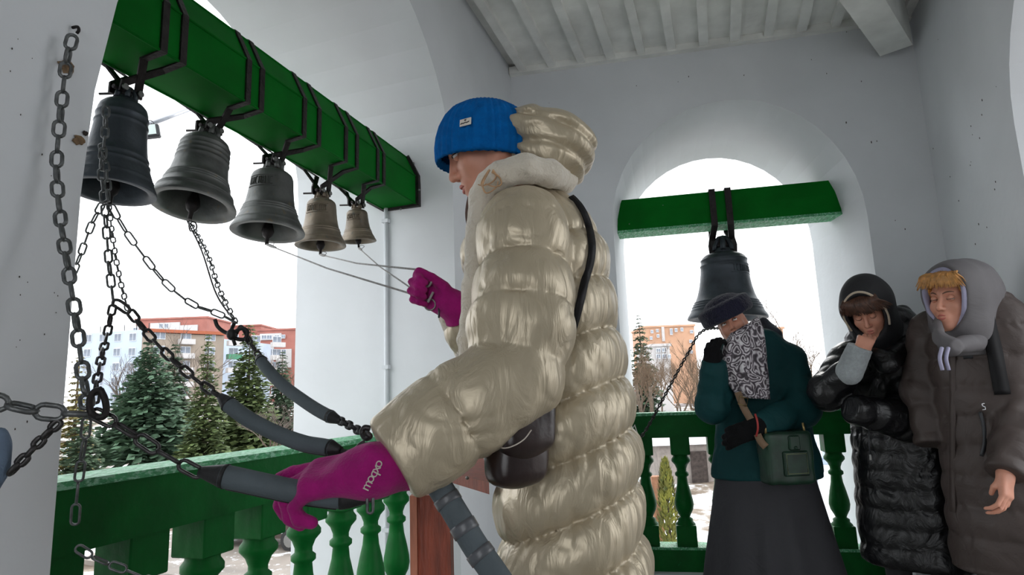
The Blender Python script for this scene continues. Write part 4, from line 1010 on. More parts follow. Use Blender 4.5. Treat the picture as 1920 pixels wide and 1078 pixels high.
# black fleece gloves
def mk_hand(root, name, origin, y, z, side, curls, m, th=None, fat=1.15, sc=1.0, h=.004, cuff=None, wr=.05):
    y = Vector(y).normalized(); z = Vector(z); x = y.cross(z).normalized(); z = x.cross(y); fr = Frame(origin, np.array([list(x), list(y), list(z)]).T)
    k = dict(th=th) if th else {}
    fn0 = hand_fn(fr, curls, side, fat=fat, scale=sc, wrist=wr, **k)
    fn = fn0 if cuff is None else (lambda P: smin(fn0(P), cone(P, fr.w((0, -.02, 0)), cuff[0], .033, cuff[1]), .02))
    pts = [fr.w((.08, .18, .04)), fr.w((-.08, .18, -.1)), fr.w((0, -.06, 0)), fr.w((0, .05, .06))] + ([cuff[0]] if cuff else [])
    lo, hi = bounds(pts, .05); return sdf_mesh(name, fn, lo, hi, h, m, root)
mk_hand(w2, 'glove', at(1333, 688, 3.20), (.12, -.05, 1), (-.75, -.6, .1), 1, [(.5, .9, .7)] * 4, M_blackfleece, fat=1.3, sc=1.05, cuff=(at(1337, 700, 3.22), .046))
mk_hand(w2, 'glove', at(1420, 800, 3.13), (-1, -.05, -.30), (.1, -.9, .3), -1, [(.35, .6, .5), (.4, .7, .5), (.45, .7, .5), (.5, .7, .5)], M_blackfleece, fat=1.5, sc=1.12, wr=.01, cuff=(at(1424, 800, 3.14), .045))
MB().tube(spline([at(1416, 776, 3.075), at(1420, 790, 3.06), at(1421, 804, 3.06), at(1418, 818, 3.08)], 5), .005, 6).build('cuff_piping', mat('red_piping', srgb(150, 40, 36), .6), w2)
# forearm of the raised arm
sdf_mesh('raised_sleeve', lambda P: smax(cone(P, eR, at(1339, 690, 3.21), .078, .062) - wob(P, 10., 3, 2) * .004, (P[:, 2] - float(at(1339, 684, 3.21).z)), .012), *bounds([eR, at(1339, 690, 3.21)], .1), .008, M_teal, w2)
# green handbag with a brown strap
M_gleather = mat('green_leather', srgb(18, 44, 31), .42, spec=.3, var=.3, vs=14, bump=.1, bs=40); M_tan = mat('brown_webbing', srgb(104, 82, 60), .7, var=.15); M_brass = mat('old_brass', srgb(150, 128, 84), .35, .8)
gc = at(1473, 857, 3.13); gbx = Vector((.97, .1, 0)).normalized(); gby = Vector((-gbx.y, gbx.x, 0)); RG = np.array([list(gbx), list(gby), [0, 0, 1]]).T
gb = empty('handbag', gc - UP * .13, 'green leather handbag with front pocket hanging on the teal coat', 'bag')
def gbag(P):
    q = (P - A3(gc)) @ RG.astype(F32); w = .105 - .12 * q[:, 2] * .15
    d = rbox(q / A3((1, 1, 1)), (0, 0, 0), (.098, .032, .102), .022); return d - wob(P, 9., 4, 2) * .003
sdf_mesh('pouch', gbag, *bounds([gc], .19), .007, M_gleather, gb)
Mg = Matrix((gbx, gby, UP)).transposed()
pk = MB().box(gc - gby * .056 + gbx * .02 - UP * .025, (.125, .016, .115), Mg, .006).build('pocket', M_gleather, gb)
q4 = [(-.055, -.075), (.095 - .0, -.075), (.095, .030), (-.055, .030)]
MB().tube([gc - gby * .0655 + gbx * (.02 + x) + UP * (-.025 + z) for x, z in ((-.05, -.045), (.05, -.045), (.05, .045), (-.05, .045))], .0028, 6, closed=True).build('pocket_piping', mat('worn_green_edge', srgb(112, 122, 90), .5), pk)
fp = MB().box(gc - gby * .058 + gbx * .02 + UP * .07, (.055, .014, .07), Mg, .01).build('flap_tab', M_gleather, gb); MB().ball(gc - gby * .067 + gbx * .02 + UP * .048, .008, 10, 6).build('snap_button', M_gleather, fp)
for x in (-.105, .09): MB().tube([gc + gbx * x - gby * .035 + UP * .115, gc + gbx * x * .98 - gby * .03 + UP * .16], .006, 8).build('strap_loop', M_brass, gb)
st = spline([at(1383, 735, 3.135), at(1395, 765, 3.125), at(1412, 795, 3.11), at(1425, 825, 3.08), at(1436, 838, 3.07)], 5)
ribbon('strap', st, [Vector((-.2, -1, .1))] * len(st), .034, .004, M_tan, gb)
bk = at(1392, 752, 3.12); MB().tube([bk + Vector((x, -.006, z)) for x, z in ((-.024, -.012), (.016, -.024), (.026, .012), (-.014, .024))], .003, 6, closed=True).build('buckle', M_brass, gb)
# ---------------------------------------------------------------- woman in the black coat, hood up
M_blackp = cloth('black_glossy_nylon', srgb(9, 9, 12), .36, 0, .45, 16, var=.1, spec=.4)
M_blackh = cloth('black_hood_cloth', srgb(16, 16, 20), .75, 0, .25, 12)
M_fur_l = cloth('pale_lining', srgb(176, 160, 140), .9, 0, .3, 60, sheen=.3)
M_knit = mat('light_grey_knit', srgb(140, 146, 148), .9, var=.08, vs=60, bump=.5, bs=170, sheen=.2)
KX = np.array([1.86, 3.13, 0.]); kf = np.array([-.66, -.75, 0.]); kf /= np.linalg.norm(kf); kr = np.array([kf[1], -kf[0], 0.])
w3 = empty('person', tuple(KX), 'woman in long black coat with hood up, warming her hand at her mouth', 'person')
s1, e1, h1 = at(1590, 668, 3.10), at(1552, 735, 2.98), at(1594, 694, 2.86)
s2, e2, h2 = at(1708, 690, 3.02), at(1700, 790, 2.92), at(1592, 765, 2.84)
padded_coat('coat', w3, KX, kf, [.22, .45, .70, .95, 1.10, 1.22, 1.32, 1.40, 1.46], [0, 0, 0, .0, .01, .02, .03, .05, .06], [.20, .19, .175, .165, .165, .16, .14, .11, .09], [.24, .235, .225, .215, .215, .21, .185, .13, .10],
    [([s1, e1, h1], [.080, .078, .056], .02), ([s2, e2, h2], [.082, .082, .062], .015)], M_blackp, .25, 1.45, .085, .008, .0085, .005, 7)
hfw = Vector((-.56, -.66, -.50)); R3_ = frame(hfw, roll=math.radians(6)); c3 = np.array(at(1624, 600, 2.92)) - R3_ @ np.array([0, .09, -.005]); F3 = Frame(c3, R3_)
b3 = body_simple(w3, F3, Vector(KX) + Vector((-.02, -.02, 1.36)), .98)
face_parts(F3, b3, .98, lid=-.34, brow_m=M_browD, lip_m=M_lips, gaze=(0, .8, -.5))
hood_up('hood', w3, F3, M_blackh, 1.04, .006, (0, .126, .006), (.088, .095, .124), skirt=((0, -.06, -.17), .12), lining=M_fur_l, back=.02, seed=5)
hair_cap(F3, w3, M_hairD, 1.0)
fringe(F3, w3, M_hairD, 130, -.084, .082, .112, .036, 3, part=.03, y=.100, wid=.0065)
def col3(P): return chain_sdf(P, [np.array(at(1690, 590, 3.12)), np.array(at(1708, 650, 2.98)), np.array(at(1660, 680, 2.84)), np.array(at(1640, 665, 2.85))], [.05, .06, .045, .03], .04) - wob(P, 8., 5, 2) * .006
sdf_mesh('collar', col3, *bounds([at(1690, 590, 3.12), at(1708, 650, 2.98), at(1640, 680, 2.84)], .09), .008, M_blackp, w3)
wristp = at(1602, 668, 2.82)
sdf_mesh('knitted_cuff', lambda P: smax(cone(P, at(1592, 698, 2.85), at(1613, 650, 2.80), .057, .051), (P - A3(at(1613, 650, 2.80))) @ A3((at(1613, 650, 2.80) - at(1592, 698, 2.85)).normalized()), .006) - wob(P, 40., 2, 2) * .001, *bounds([at(1592, 698, 2.85), at(1613, 650, 2.8)], .075), .005, M_knit, w3)
mk_hand(w3, 'hand', at(1612, 664, 2.80), (.5, .12, .8), (-.3, -.9, .25), 1, [(.7, 1.1, .8), (.8, 1.2, .8), (.85, 1.2, .8), (.9, 1.2, .8)], M_skin, fat=1.0, sc=.92, h=.0035, wr=.015)
zp = [hit(bvh(w3.children[0]), u, v, 2.9) for u, v in ((1628, 800), (1629, 830), (1630, 852))]
zz_ = MB().tube([p + n * .003 for p, n in zp], .003, 6).build('zip', M_blk, w3); MB().box(zp[-1][0] - UP * .012 + zp[-1][1] * .006, (.010, .004, .026), None, .002).build('zip_pull', M_bolt, zz_)
legs('w3', w3, KX, kf, kr, M_skirt, .5, tw=.075)
# ---------------------------------------------------------------- woman in the taupe coat by the corner
M_taupe = cloth('taupe_padded_nylon', srgb(68, 59, 56), .5, 0, .35, 12, var=.07, spec=.3)
M_greyhood = cloth('grey_hood_cloth', srgb(90, 87, 89), .75, 0, .2, 10)
M_lav = cloth('lavender_inner_hood', srgb(150, 148, 172), .85, 0, .2, 20)
GX = np.array([1.985, 2.67, 0.]); gf = np.array([-.80, -.60, 0.]); gf /= np.linalg.norm(gf); gr = np.array([gf[1], -gf[0], 0.])
w4 = empty('person', tuple(GX), 'fair haired woman in taupe padded coat with grey hood, standing rightmost by the wall', 'person')
sA, eA, hA = at(1888, 668, 2.60), at(1912, 790, 2.52), at(1885, 890, 2.44)
sB, eB, hB = Vector(GX) + Vector(gr) * .2 + UP * 1.32, Vector(GX) + Vector(gr) * .25 + UP * 1.05 + Vector(gf) * .03, Vector(GX) + Vector(gr) * .22 + UP * .82 + Vector(gf) * .1
coat4 = padded_coat('coat', w4, GX, gf, [.30, .50, .70, .95, 1.10, 1.22, 1.32, 1.40, 1.46], [0, 0, 0, .0, .0, .0, .0, .0, .01], [.19, .185, .18, .172, .172, .165, .145, .115, .09], [.225, .225, .215, .21, .21, .205, .19, .14, .10],
    [([sA, eA, hA], [.088, .082, .060], .015), ([sB, eB, hB], [.082, .078, .06], .015)], M_taupe, .33, 1.45, .118, .011, .0085, .004, 9)
hfw = Vector((-.92, -.38, -.06)); R4 = frame(hfw, roll=math.radians(-4)); c4 = np.array(at(1764, 562, 2.56)) - R4 @ np.array([.0, .09, .0]) * 1.06; F4 = Frame(c4, R4)
b4 = body_simple(w4, F4, Vector(GX) + Vector((-.03, -.02, 1.36)), 1.06)
face_parts(F4, b4, 1.06, lid=-.30, brow_m=M_browD, lip_m=M_lips, gaze=(0, .9, -.3))
hood_up('hood', w4, F4, M_greyhood, 1.08, .006, (0, .118, .006), (.092, .10, .138), skirt=((0, -.05, -.16), .11), back=.05, lining=None, seed=7)
hood_up('inner_hood', w4, F4, M_lav, 1.0, .006, (0, .124, .002), (.086, .10, .132), skirt=((0, -.0, -.13), .08), back=.0, lining=None, seed=8)
hair_cap(F4, w4, M_hairB, 1.06)
fringe(F4, w4, M_hairB, 110, -.078, .072, .118, .052, 8, part=-.02, y=.104, wid=.006)
T4 = bvh(coat4)
def on4(L, o=.004): 
    H = [hit(T4, u, v, 2.6) for u, v in L]; return spline([p + n * o for p, n in H], 5), spline([(n + Vector((0, -.4, 0))).normalized() for p, n in H], 5)
bpk = empty('backpack', Vector(GX) - Vector(gf) * .24 + UP * 1.0, 'dark backpack worn by the woman in the taupe coat', 'backpack')
p_, n_ = on4([(1849, 592), (1856, 625), (1864, 660), (1872, 700), (1880, 740)]); ribbon('shoulder_strap', p_, n_, .052, .010, M_strap, bpk)
bc4 = Vector(GX) - Vector(gf) * .165 + UP * 1.12
R4b = np.array([list(gr), list(gf), [0, 0, 1]]).T
sdf_mesh('pack', lambda P: rbox((P - A3(bc4)) @ R4b.astype(F32), (0, 0, 0), (.08, .008, .12), .022), *bounds([bc4], .22), .012, M_strap, bpk)
p_, n_ = on4([(1786, 655), (1787, 720), (1787, 800), (1787, 890), (1788, 960)], .001); ribbon('zip_placket', p_, n_, .022, .005, M_taupe, w4)
p_, n_ = on4([(1838, 772), (1845, 800), (1846, 830), (1840, 855)], .001); ribbon('pocket_zip', p_, n_, .012, .004, M_blk, w4)
p_, n_ = on4([(1806, 669), (1815, 668), (1824, 668)], .001); ribbon('chest_tag', p_, n_, .018, .003, M_blk, w4)
pz, nz_ = hit(T4, 1845, 762, 2.6); MB().tube(spline([pz + nz_ * .003 + Vector((x, 0, z)) for x, z in ((.006, .012), (-.005, .010), (-.003, .002), (.005, -.002), (.004, -.011), (-.006, -.012))], 4), .002, 5).build('sleeve_mark', M_pearl, w4)
def col4(P): return chain_sdf(P, [np.array(at(1758, 600, 2.60)), np.array(at(1760, 632, 2.50)), np.array(at(1785, 650, 2.46)), np.array(at(1830, 642, 2.54)), np.array(at(1875, 615, 2.68))], [.016, .024, .03, .035, .03], .02) - wob(P, 9., 5, 2) * .004
sdf_mesh('collar', col4, *bounds([at(1758, 600, 2.6), at(1790, 650, 2.5), at(1830, 640, 2.58)], .08), .007, M_greyhood, w4)
for u in (1766, 1778): MB().tube(spline([at(u, 652, 2.42), at(u - 4, 672, 2.405), at(u + 1, 694, 2.405)], 5), .007, 8).build('toggle_cord', M_lav, w4)
mk_hand(w4, 'hand', hA, (-.3, -.25, -1), (.5, -.8, .1), 1, [(.4, .6, .4)] * 4, M_skin, fat=1.0, sc=.95, h=.0045)
legs('w4', w4, GX, gf, gr, M_skirt, .5, tw=.075)
# ================================================================ chains, padded handles, cords
M_chain = mat('grey_galvanised_chain', srgb(96, 98, 98), .45, .75, var=.2, vs=60, bump=.15, bs=120)
M_chaind = mat('dark_oiled_chain', srgb(62, 60, 60), .45, .75, var=.25, vs=60, bump=.15, bs=120)
M_foam = mat('grey_foam_sleeve', srgb(74, 83, 88), .75, var=.06, vs=20, bump=.15, bs=150)
M_tape = mat('black_tape', srgb(12, 12, 14), .6, var=.2, vs=40, bump=.3, bs=60)
M_rope = mat('pale_cord', srgb(150, 148, 146), .8, var=.15, vs=80)
LINKS = {}
def link_mesh(L, w, r, n=14, k=6):
    key = (round(L, 4), round(w, 4), round(r, 4))
    if key in LINKS: return LINKS[key]
    pts = []; h = L / 2 - w / 2; a = w / 2 - r
    for j in range(n):
        t = 2 * math.pi * j / n; pts.append(Vector((math.cos(t) * a, math.sin(t) * a + (h if math.sin(t) > 1e-6 else -h if math.sin(t) < -1e-6 else 0) , 0)))
    # stadium path in the local XY plane, long axis Y
    pts = [Vector((a * math.cos(t), h + a * math.sin(t), 0)) for t in [math.pi * i / 6 for i in range(7)]] + [Vector((-a * math.cos(t), -h - a * math.sin(t), 0)) for t in [math.pi * i / 6 for i in range(7)]]
    me = MB().tube(pts, r, k, closed=True, up=(0, 0, 1)).me('link'); LINKS[key] = me; return me
def chain(label, pts, L, w, r, m, name='chain', group=None, twist=0.0, sag=True):
    P = spline(pts, 10); tot = sum((b - a).length for a, b in zip(P, P[1:])); pitch = tot / max(1, round(tot / (L - 2 * r * 1.05))) - 1e-6; C = resample(P, pitch)
    o = empty(name, C[0], label, 'chain', group); me = link_mesh(L, w, r)
    if not me.materials: me.materials.append(m)
    me2 = me
    if me.materials[0] != m:
        key = (L, w, r, m.name)
        if key not in LINKS: LINKS[key] = me.copy(); LINKS[key].materials[0] = m
        me2 = LINKS[key]
    prev = None
    for i in range(len(C) - 1):
        a, b = C[i], C[i + 1]; y = (b - a).normalized(); x = y.cross(CAMP - a)
        x = (x - y * x.dot(y)).normalized(); z = x.cross(y); 
        ob = bpy.data.objects.new('link', me2); COL.objects.link(ob); ob.parent = o
        c = (a + b) / 2 - o.location
        xx, zz = (x, z) if i % 2 == 0 else (z, -x)
        ang = .18 + .22 * math.sin(i * 1.7) + twist * i; q = Matrix.Rotation(ang, 3, y); xx = q @ xx; zz = q @ zz
        ob.matrix_local = Matrix(((xx.x, y.x, zz.x, c.x), (xx.y, y.y, zz.y, c.y), (xx.z, y.z, zz.z, c.z), (0, 0, 0, 1))); prev = x
    return o
def handle(label, pts, r, tape0=.16, tape1=.10, rings=()):
    P = spline(pts, 8); n = len(P); o = empty('padded_handle', P[0], label, 'handle', 'foam sleeves on the pull chains')
    i0, i1 = max(1, int(n * tape0)), n - 1 - max(1, int(n * tape1))
    MB().tube(P[i0 - 1:i1 + 2], r, 12).build('foam_sleeve', M_foam, o)
    MB().tube(P[:i0 + 1], [r * (.45 + .65 * k / max(1, i0)) for k in range(i0 + 1)], 12).build('tape', M_tape, o)
    e = P[i1:]; MB().tube(e, [r * (1.08 - .6 * k / max(1, len(e) - 1)) for k in range(len(e))], 12).build('tape', M_tape, o)
    for t in rings:
        k = int(t * n); MB().tube(P[k:k + 4], r * 1.07, 12).build('tape_band', mat('grey_tape', srgb(78, 80, 84), .35, var=.1), o)
    MB().tube([p + Vector((0, -.0, -r * .93)) for p in P[i0:i1]], r * .18, 6).build('slit', M_tape, o)
    return o
def hook(name, pts, r, label, m=M_chaind, cat='hook'):
    return MB().tube(spline(pts, 7), r, 8).build(name, m, label=label, cat=cat)
BIG, MID, SML = (.050, .031, .0060), (.038, .022, .0038), (.020, .014, .0024)
# heavy chain hanging on the pillar from its wall hook
chain('heavy chain hanging down the white pillar from a wall hook', [at(137, 66, 1.125), at(124, 120, 1.12), at(113, 220, 1.115), at(106, 310, 1.11), at(112, 400, 1.10), at(124, 480, 1.08), at(140, 580, 1.06), at(150, 660, 1.04), at(160, 730, 1.02), at(164, 765, 1.0)], .038, .024, .0034, M_chain)
q = Lw(0, 0, 0); hk = atp(136, 52, q, NL)
wh = hook('wall_hook', [hk - NL * .02, hk + NL * .006, hk + NL * .015 - UP * .002, hk + NL * .018 - UP * .010, hk + NL * .013 - UP * .015], .003, 'rusty hook in the white pillar holding the heavy chain', M_iron)
# heavy chain coming in from the left edge to the knot, then on to the padded grip in the hand
chain('thick chain running in from the left edge to the knot of chains', [at(-40, 746, .93), at(20, 760, .95), at(80, 772, .97), at(130, 776, .985), at(172, 777, 1.0)], .046, .030, .0044, M_chain, twist=.02)
chain('oily chain from the knot down to the grip under the gloved hand', [at(172, 772, 1.0), at(230, 802, 1.01), at(300, 848, 1.02), at(378, 890, 1.03)], .046, .023, .0032, M_chaind)
handle('padded chain grip held in the magenta gloved hand', [at(374, 884, 1.03), at(440, 897, 1.035), at(500, 910, 1.04), at(560, 922, 1.045), at(640, 932, 1.05), at(700, 930, 1.05)], .0185, .16, .2)
chain('small chain sloping from the knot to the blue cloth at the left edge', [at(112, 790, .98), at(80, 822, .97), at(45, 860, .96), at(18, 888, .95)], .024, .018, .0040, M_chaind)
hook('shackle', [at(190, 730, 1.0), at(176, 735, 1.0), at(168, 752, .995), at(172, 775, .99), at(190, 782, .99), at(199, 772, .995), at(197, 750, 1.0), at(188, 730, 1.0)], .0052, 'bent iron shackle tying the chains together at the pillar edge', M_iron, 'shackle')
chain('slim steel chain hanging below the knot in front of the handrail', [at(163, 782, 1.02), at(158, 830, 1.03), at(150, 880, 1.04), at(144, 930, 1.05), at(140, 985, 1.06)], .038, .016, .0021, M_chain)
chain('slack chain crossing in front of the near green balusters', [at(142, 1025, 1.16), at(165, 1040, 1.17), at(200, 1056, 1.18), at(250, 1074, 1.19), at(300, 1098, 1.2)], .034, .017, .0022, M_chain)
# blue cloth at the left edge
M_bluec = cloth('faded_blue_cloth', srgb(92, 108, 128), .9, 0, .5, 18)
bcx = at(-2, 848, .955)
bw = empty('cloth_wrap', bcx - UP * .05, 'faded blue cloth bundle at the left edge below the thick chain', 'cloth')
sdf_mesh('bundle', lambda P: smin(ell(P, bcx, (.015, .018, .038)), cone(P, bcx + Vector((-.03, 0, .0)), bcx + Vector((-.01, 0, -.05)), .02, .014), .02) - wob(P, 18., 4, 2) * .003, *bounds([bcx], .1), .004, M_bluec, bw)
MB().tube(spline([bcx + Vector((.004, -.01, -.03)), bcx + Vector((.010, -.012, -.07)), bcx + Vector((.007, -.01, -.11))], 5), .006, 8).build('loose_end', mat('washed_cloth', srgb(150, 150, 152), .9), bw)
# chains by the nearest bell
N1 = at(196, 378, 1.36)
chain('grey chain hanging beside the blackened bell along the pillar edge', [at(199, 200, 1.42), at(196, 260, 1.40), at(190, 320, 1.38), N1], .037, .019, .0028, M_chain)
chain('second grey strand twisted beside the chain at the blackened bell', [at(190, 270, 1.40), at(200, 320, 1.38), at(203, 376, 1.36)], .034, .017, .0025, M_chain)
chain('chain running from the bell node down behind the white pillar', [at(192, 382, 1.37), at(172, 420, 1.40), at(150, 480, 1.44), at(130, 530, 1.48)], .036, .017, .0021, M_chain)
chain('long link chain dropping straight from the bell node to the carabiner', [at(196, 384, 1.36), at(200, 440, 1.33), at(205, 500, 1.30), at(212, 562, 1.27)], .040, .018, .0024, M_chain)
chain('chain from the carabiner slanting down to the knot at the pillar', [at(212, 572, 1.26), at(200, 630, 1.20), at(186, 690, 1.10), at(176, 756, 1.02)], .036, .017, .0026, M_chaind)
chain('fine chain from the bell node to the carabiner', [at(204, 384, 1.36), at(212, 450, 1.33), at(224, 520, 1.30), at(240, 582, 1.27)], .019, .012, .0016, M_chain)
hook('carabiner', [at(211, 572, 1.265), at(214, 563, 1.265), at(225, 564, 1.262), at(241, 576, 1.26), at(243, 584, 1.26), at(236, 587, 1.26), at(222, 578, 1.262), at(211, 572, 1.265)], .0032, 'thin oval carabiner joining the chains under the blackened bell', M_chaind, 'carabiner')
chain('long chain curving from the bell node to the hook under the ringed bell', [at(208, 384, 1.36), at(232, 428, 1.38), at(262, 470, 1.40), at(310, 530, 1.42), at(360, 570, 1.43), at(410, 588, 1.43), at(444, 606, 1.43)], .038, .017, .0021, M_chain)
chain('dark chain from the carabiner to the middle padded grip', [at(243, 583, 1.26), at(285, 635, 1.24), at(330, 680, 1.22), at(375, 718, 1.20), at(420, 748, 1.18)], .038, .020, .0031, M_chaind)
handle('middle padded chain grip sagging from chains to the pink cuff', [at(412, 742, 1.18), at(436, 764, 1.175), at(470, 788, 1.17), at(520, 813, 1.16), at(570, 831, 1.15), at(610, 838, 1.14), at(640, 845, 1.13)], .0145, .14, .14)
hook('s_hook', [at(640, 846, 1.13), at(655, 848, 1.125), at(668, 842, 1.12), at(676, 834, 1.12), at(684, 830, 1.12)], .005, 'open iron hook lying on the magenta glove at the end of the middle grip')
# upper grip under the ringed bell
c2 = BELLS[1][1] @ Vector((0, 0, -.05))
chain('fine chain from the ringed bell clapper to the hook', [c2, at(388, 475, 1.66), at(410, 540, 1.54), at(442, 606, 1.43)], .027, .015, .0019, M_chain)
MB().tube(spline([c2 + Vector((-.006, 0, 0)), at(378, 470, 1.68), at(405, 550, 1.53), at(438, 600, 1.44)], 8), .0022, 6).build('clapper_cord', M_iron, label='dark cord running beside the fine chain of the ringed bell', cat='cord')
MB().tube(spline([c2, c2 + Vector((.025, -.01, -.01)), c2 + Vector((.03, -.015, -.03)), c2 + Vector((.012, -.012, -.035)), c2 + Vector((.002, -.006, -.015))], 5), .0022, 6, ).build('wire_loop', M_iron, label='small wire loop at the clapper of the ringed bell', cat='wire')
MB().tube(spline([at(440, 604, 1.43), at(434, 620, 1.42), at(437, 636, 1.42), at(445, 622, 1.42), at(452, 612, 1.42), at(462, 628, 1.41), at(466, 642, 1.41)], 6), .0042, 8).build('chain_hook', M_iron, label='bent hook gathering the chains above the upper padded grip', cat='hook')
kn = at(436, 624, 1.42)
kt = empty('tied_strap', kn, 'dark strap tied in a knot on the upper chains, end sticking out', 'strap')
MB().tube(spline([at(403, 599, 1.42), at(408, 612, 1.42), at(420, 622, 1.42), at(434, 626, 1.415)], 6), .0045, 8).build('loose_end', M_tape, kt)
MB().tube(spline([at(434, 626, 1.415), at(452, 616, 1.41), at(464, 622, 1.41), at(458, 636, 1.41), at(440, 634, 1.415), at(434, 626, 1.415)], 6), .0045, 8).build('bow', M_tape, kt)
MB().ball(at(434, 627, 1.41), .011, 10, 6, (1, 1, 1.2)).build('knot', M_tape, kt); MB().tube([at(435, 630, 1.41), at(441, 647, 1.41)], .004, 6).build('short_end', M_tape, kt)
chain('short chain from the hook into the upper padded grip', [at(462, 632, 1.41), at(475, 652, 1.39), at(488, 672, 1.37)], .030, .016, .0026, M_chaind)
handle('uppermost padded chain grip sloping towards the champagne sleeve', [at(484, 668, 1.37), at(498, 688, 1.35), at(530, 722, 1.32), at(570, 752, 1.28), at(605, 774, 1.25), at(640, 790, 1.22)], .0125, .12, .14)
chain('tape covered chain from the upper grip to the sleeve cuff', [at(636, 788, 1.225), at(660, 800, 1.19), at(690, 818, 1.15)], .024, .018, .0042, M_tape)
hook('s_hook', [at(694, 803, 1.14), at(683, 802, 1.14), at(679, 812, 1.14), at(686, 822, 1.135), at(694, 818, 1.13), at(688, 812, 1.13)], .005, 'small open hook at the edge of the champagne cuff')
chain('loose steel link hanging below the magenta glove', [at(694, 925, 1.02), at(694, 955, 1.02), at(694, 965, 1.02)], .033, .014, .0026, M_chain)
# fourth padded rope going down beside the coat
handle('taped grey padded rope dropping from the sleeve past the coat', [at(815, 898, 1.10), at(835, 930, 1.10), at(862, 975, 1.09), at(892, 1025, 1.08), at(925, 1072, 1.07), at(970, 1140, 1.06)], .0215, .06, .06, (.2, .42, .62))
# cords from the three small bells to the far hand
tips = [BELLS[i][1] @ Vector((0, 0, -.045 + .008 * (i - 2))) for i in (2, 3, 4)]
for tp_, e, lab, i in ((tips[0], at(788, 556, 1.43), 'taut cord from the lettered bell to the raised glove', 0), (tips[1], at(788, 506, 1.43), 'taut cord from the fourth bell to the raised glove', 1), (tips[2], at(788, 552, 1.44), 'taut cord from the smallest bell to the raised glove', 2)):
    o = empty('pull_cord', e, lab, 'cord', 'cords of the small bells')
    MB().tube([tp_, tp_.lerp(e, .5) - UP * .01, e], .0024, 6).build('cord', M_rope, o)
    MB().tube([tp_, tp_.lerp(e, .04), tp_.lerp(e, .09)], [.004, .006, .0035], 8).build('knot', M_rope, o)
    MB().tube(spline([tp_, tp_ + Vector((.01, 0, .012)), tp_ + Vector((.025, 0, .006)), tp_.lerp(e, .06)], 4), .0015, 5).build('loop', M_rope, o)
rc = at(806, 571, 1.41)
rk = empty('ring', rc, 'steel ring of the bell cords hanging from the raised glove', 'ring')
MB().tube([rc + Vector((math.cos(t), -.2 * math.sin(t), math.sin(t))) * .0125 for t in [2 * math.pi * j / 20 for j in range(20)]], .0018, 6, closed=True).build('hoop', M_bolt, rk)
MB().tube(spline([at(801, 522, 1.40), at(810, 522, 1.395), at(806, 534, 1.395), at(796, 540, 1.40)], 6), .003, 6).build('cord_wrap', M_rope, rk)
MB().tube(spline([at(812, 548, 1.40), at(806, 560, 1.395), at(803, 566, 1.40)], 6), .003, 6).build('cord_wrap', M_rope, rk)
MB().tube([at(823, 577, 1.41), at(823, 596, 1.41)], .0022, 6).build('toggle', M_blk, rk)
# chain of the back bell
chain('thin dark chain slanting from the lone bell to the balustrade', [M6 @ Vector((0, 0, -.06)), at(1318, 620, 3.9), at(1290, 662, 3.86), at(1250, 735, 3.8), at(1215, 800, 3.76), at(1195, 828, 3.74)], .030, .021, .0045, M_chaind)
MB().tube([at(1176, 822, 3.76), at(1190, 797, 3.76), at(1200, 828, 3.75)], .006, 6).build('rope_loop', mat('white_rope', srgb(214, 212, 208), .8), label='white rope loop tied to the back balustrade at the coat edge', cat='rope')
# reddish wooden stand behind the sleeve
M_red = mat('red_brown_stain', srgb(134, 62, 40), .5, var=.2, vs=12, bump=.2, bs=30, stretch=(6, 6, 1)); M_red2 = mat('light_red_wood', srgb(176, 110, 84), .6, var=.15, vs=12, stretch=(6, 6, 1))
z0 = .93; c1_, c2_ = atz(917, 905, z0), atz(905, 850, z0); c3_ = atz(800, 850, z0) ; c4_ = atz(838, 884, z0)
ws = empty('wooden_stand', Vector(((c1_.x + c4_.x) / 2, (c1_.y + c4_.y) / 2, 0)), 'red brown wooden stand half hidden behind the champagne sleeve', 'stand')
MB().hexa([p - UP * .022 for p in (c4_, c1_, c2_, c3_)] + [c4_, c1_, c2_, c3_]).build('top_board', M_red, ws)
pA, pB = at(783, 1000, 1.29), at(846, 1000, 1.29); wv = pB - pA; ctr = Vector(((pA.x + pB.x) / 2, 1.29 + .03, 0)); ww = wv.length
MB().hexa([Vector((ctr.x - ww / 2, 1.29, 0)), Vector((ctr.x + ww / 2 - .0, 1.275, 0)), Vector((ctr.x + ww / 2, 1.33, 0)), Vector((ctr.x - ww / 2, 1.33, 0))] + [Vector((ctr.x - ww / 2, 1.29, .91)), Vector((ctr.x + ww / 2, 1.275, .91)), Vector((ctr.x + ww / 2, 1.33, .91)), Vector((ctr.x - ww / 2, 1.33, .91))]).build('post', M_red, ws)
MB().hexa([Vector((ctr.x - ww / 2 - .014, 1.285, 0)), Vector((ctr.x - ww / 2, 1.283, 0)), Vector((ctr.x - ww / 2, 1.335, 0)), Vector((ctr.x - ww / 2 - .014, 1.335, 0))] + [Vector((ctr.x - ww / 2 - .014, 1.285, .91)), Vector((ctr.x - ww / 2, 1.283, .91)), Vector((ctr.x - ww / 2, 1.335, .91)), Vector((ctr.x - ww / 2 - .014, 1.335, .91))]).build('edge_strip', M_red2, ws)
MB().ball(atz(876, 896, z0 + .002), .004, 8, 4).build('screw', M_bolt, ws)
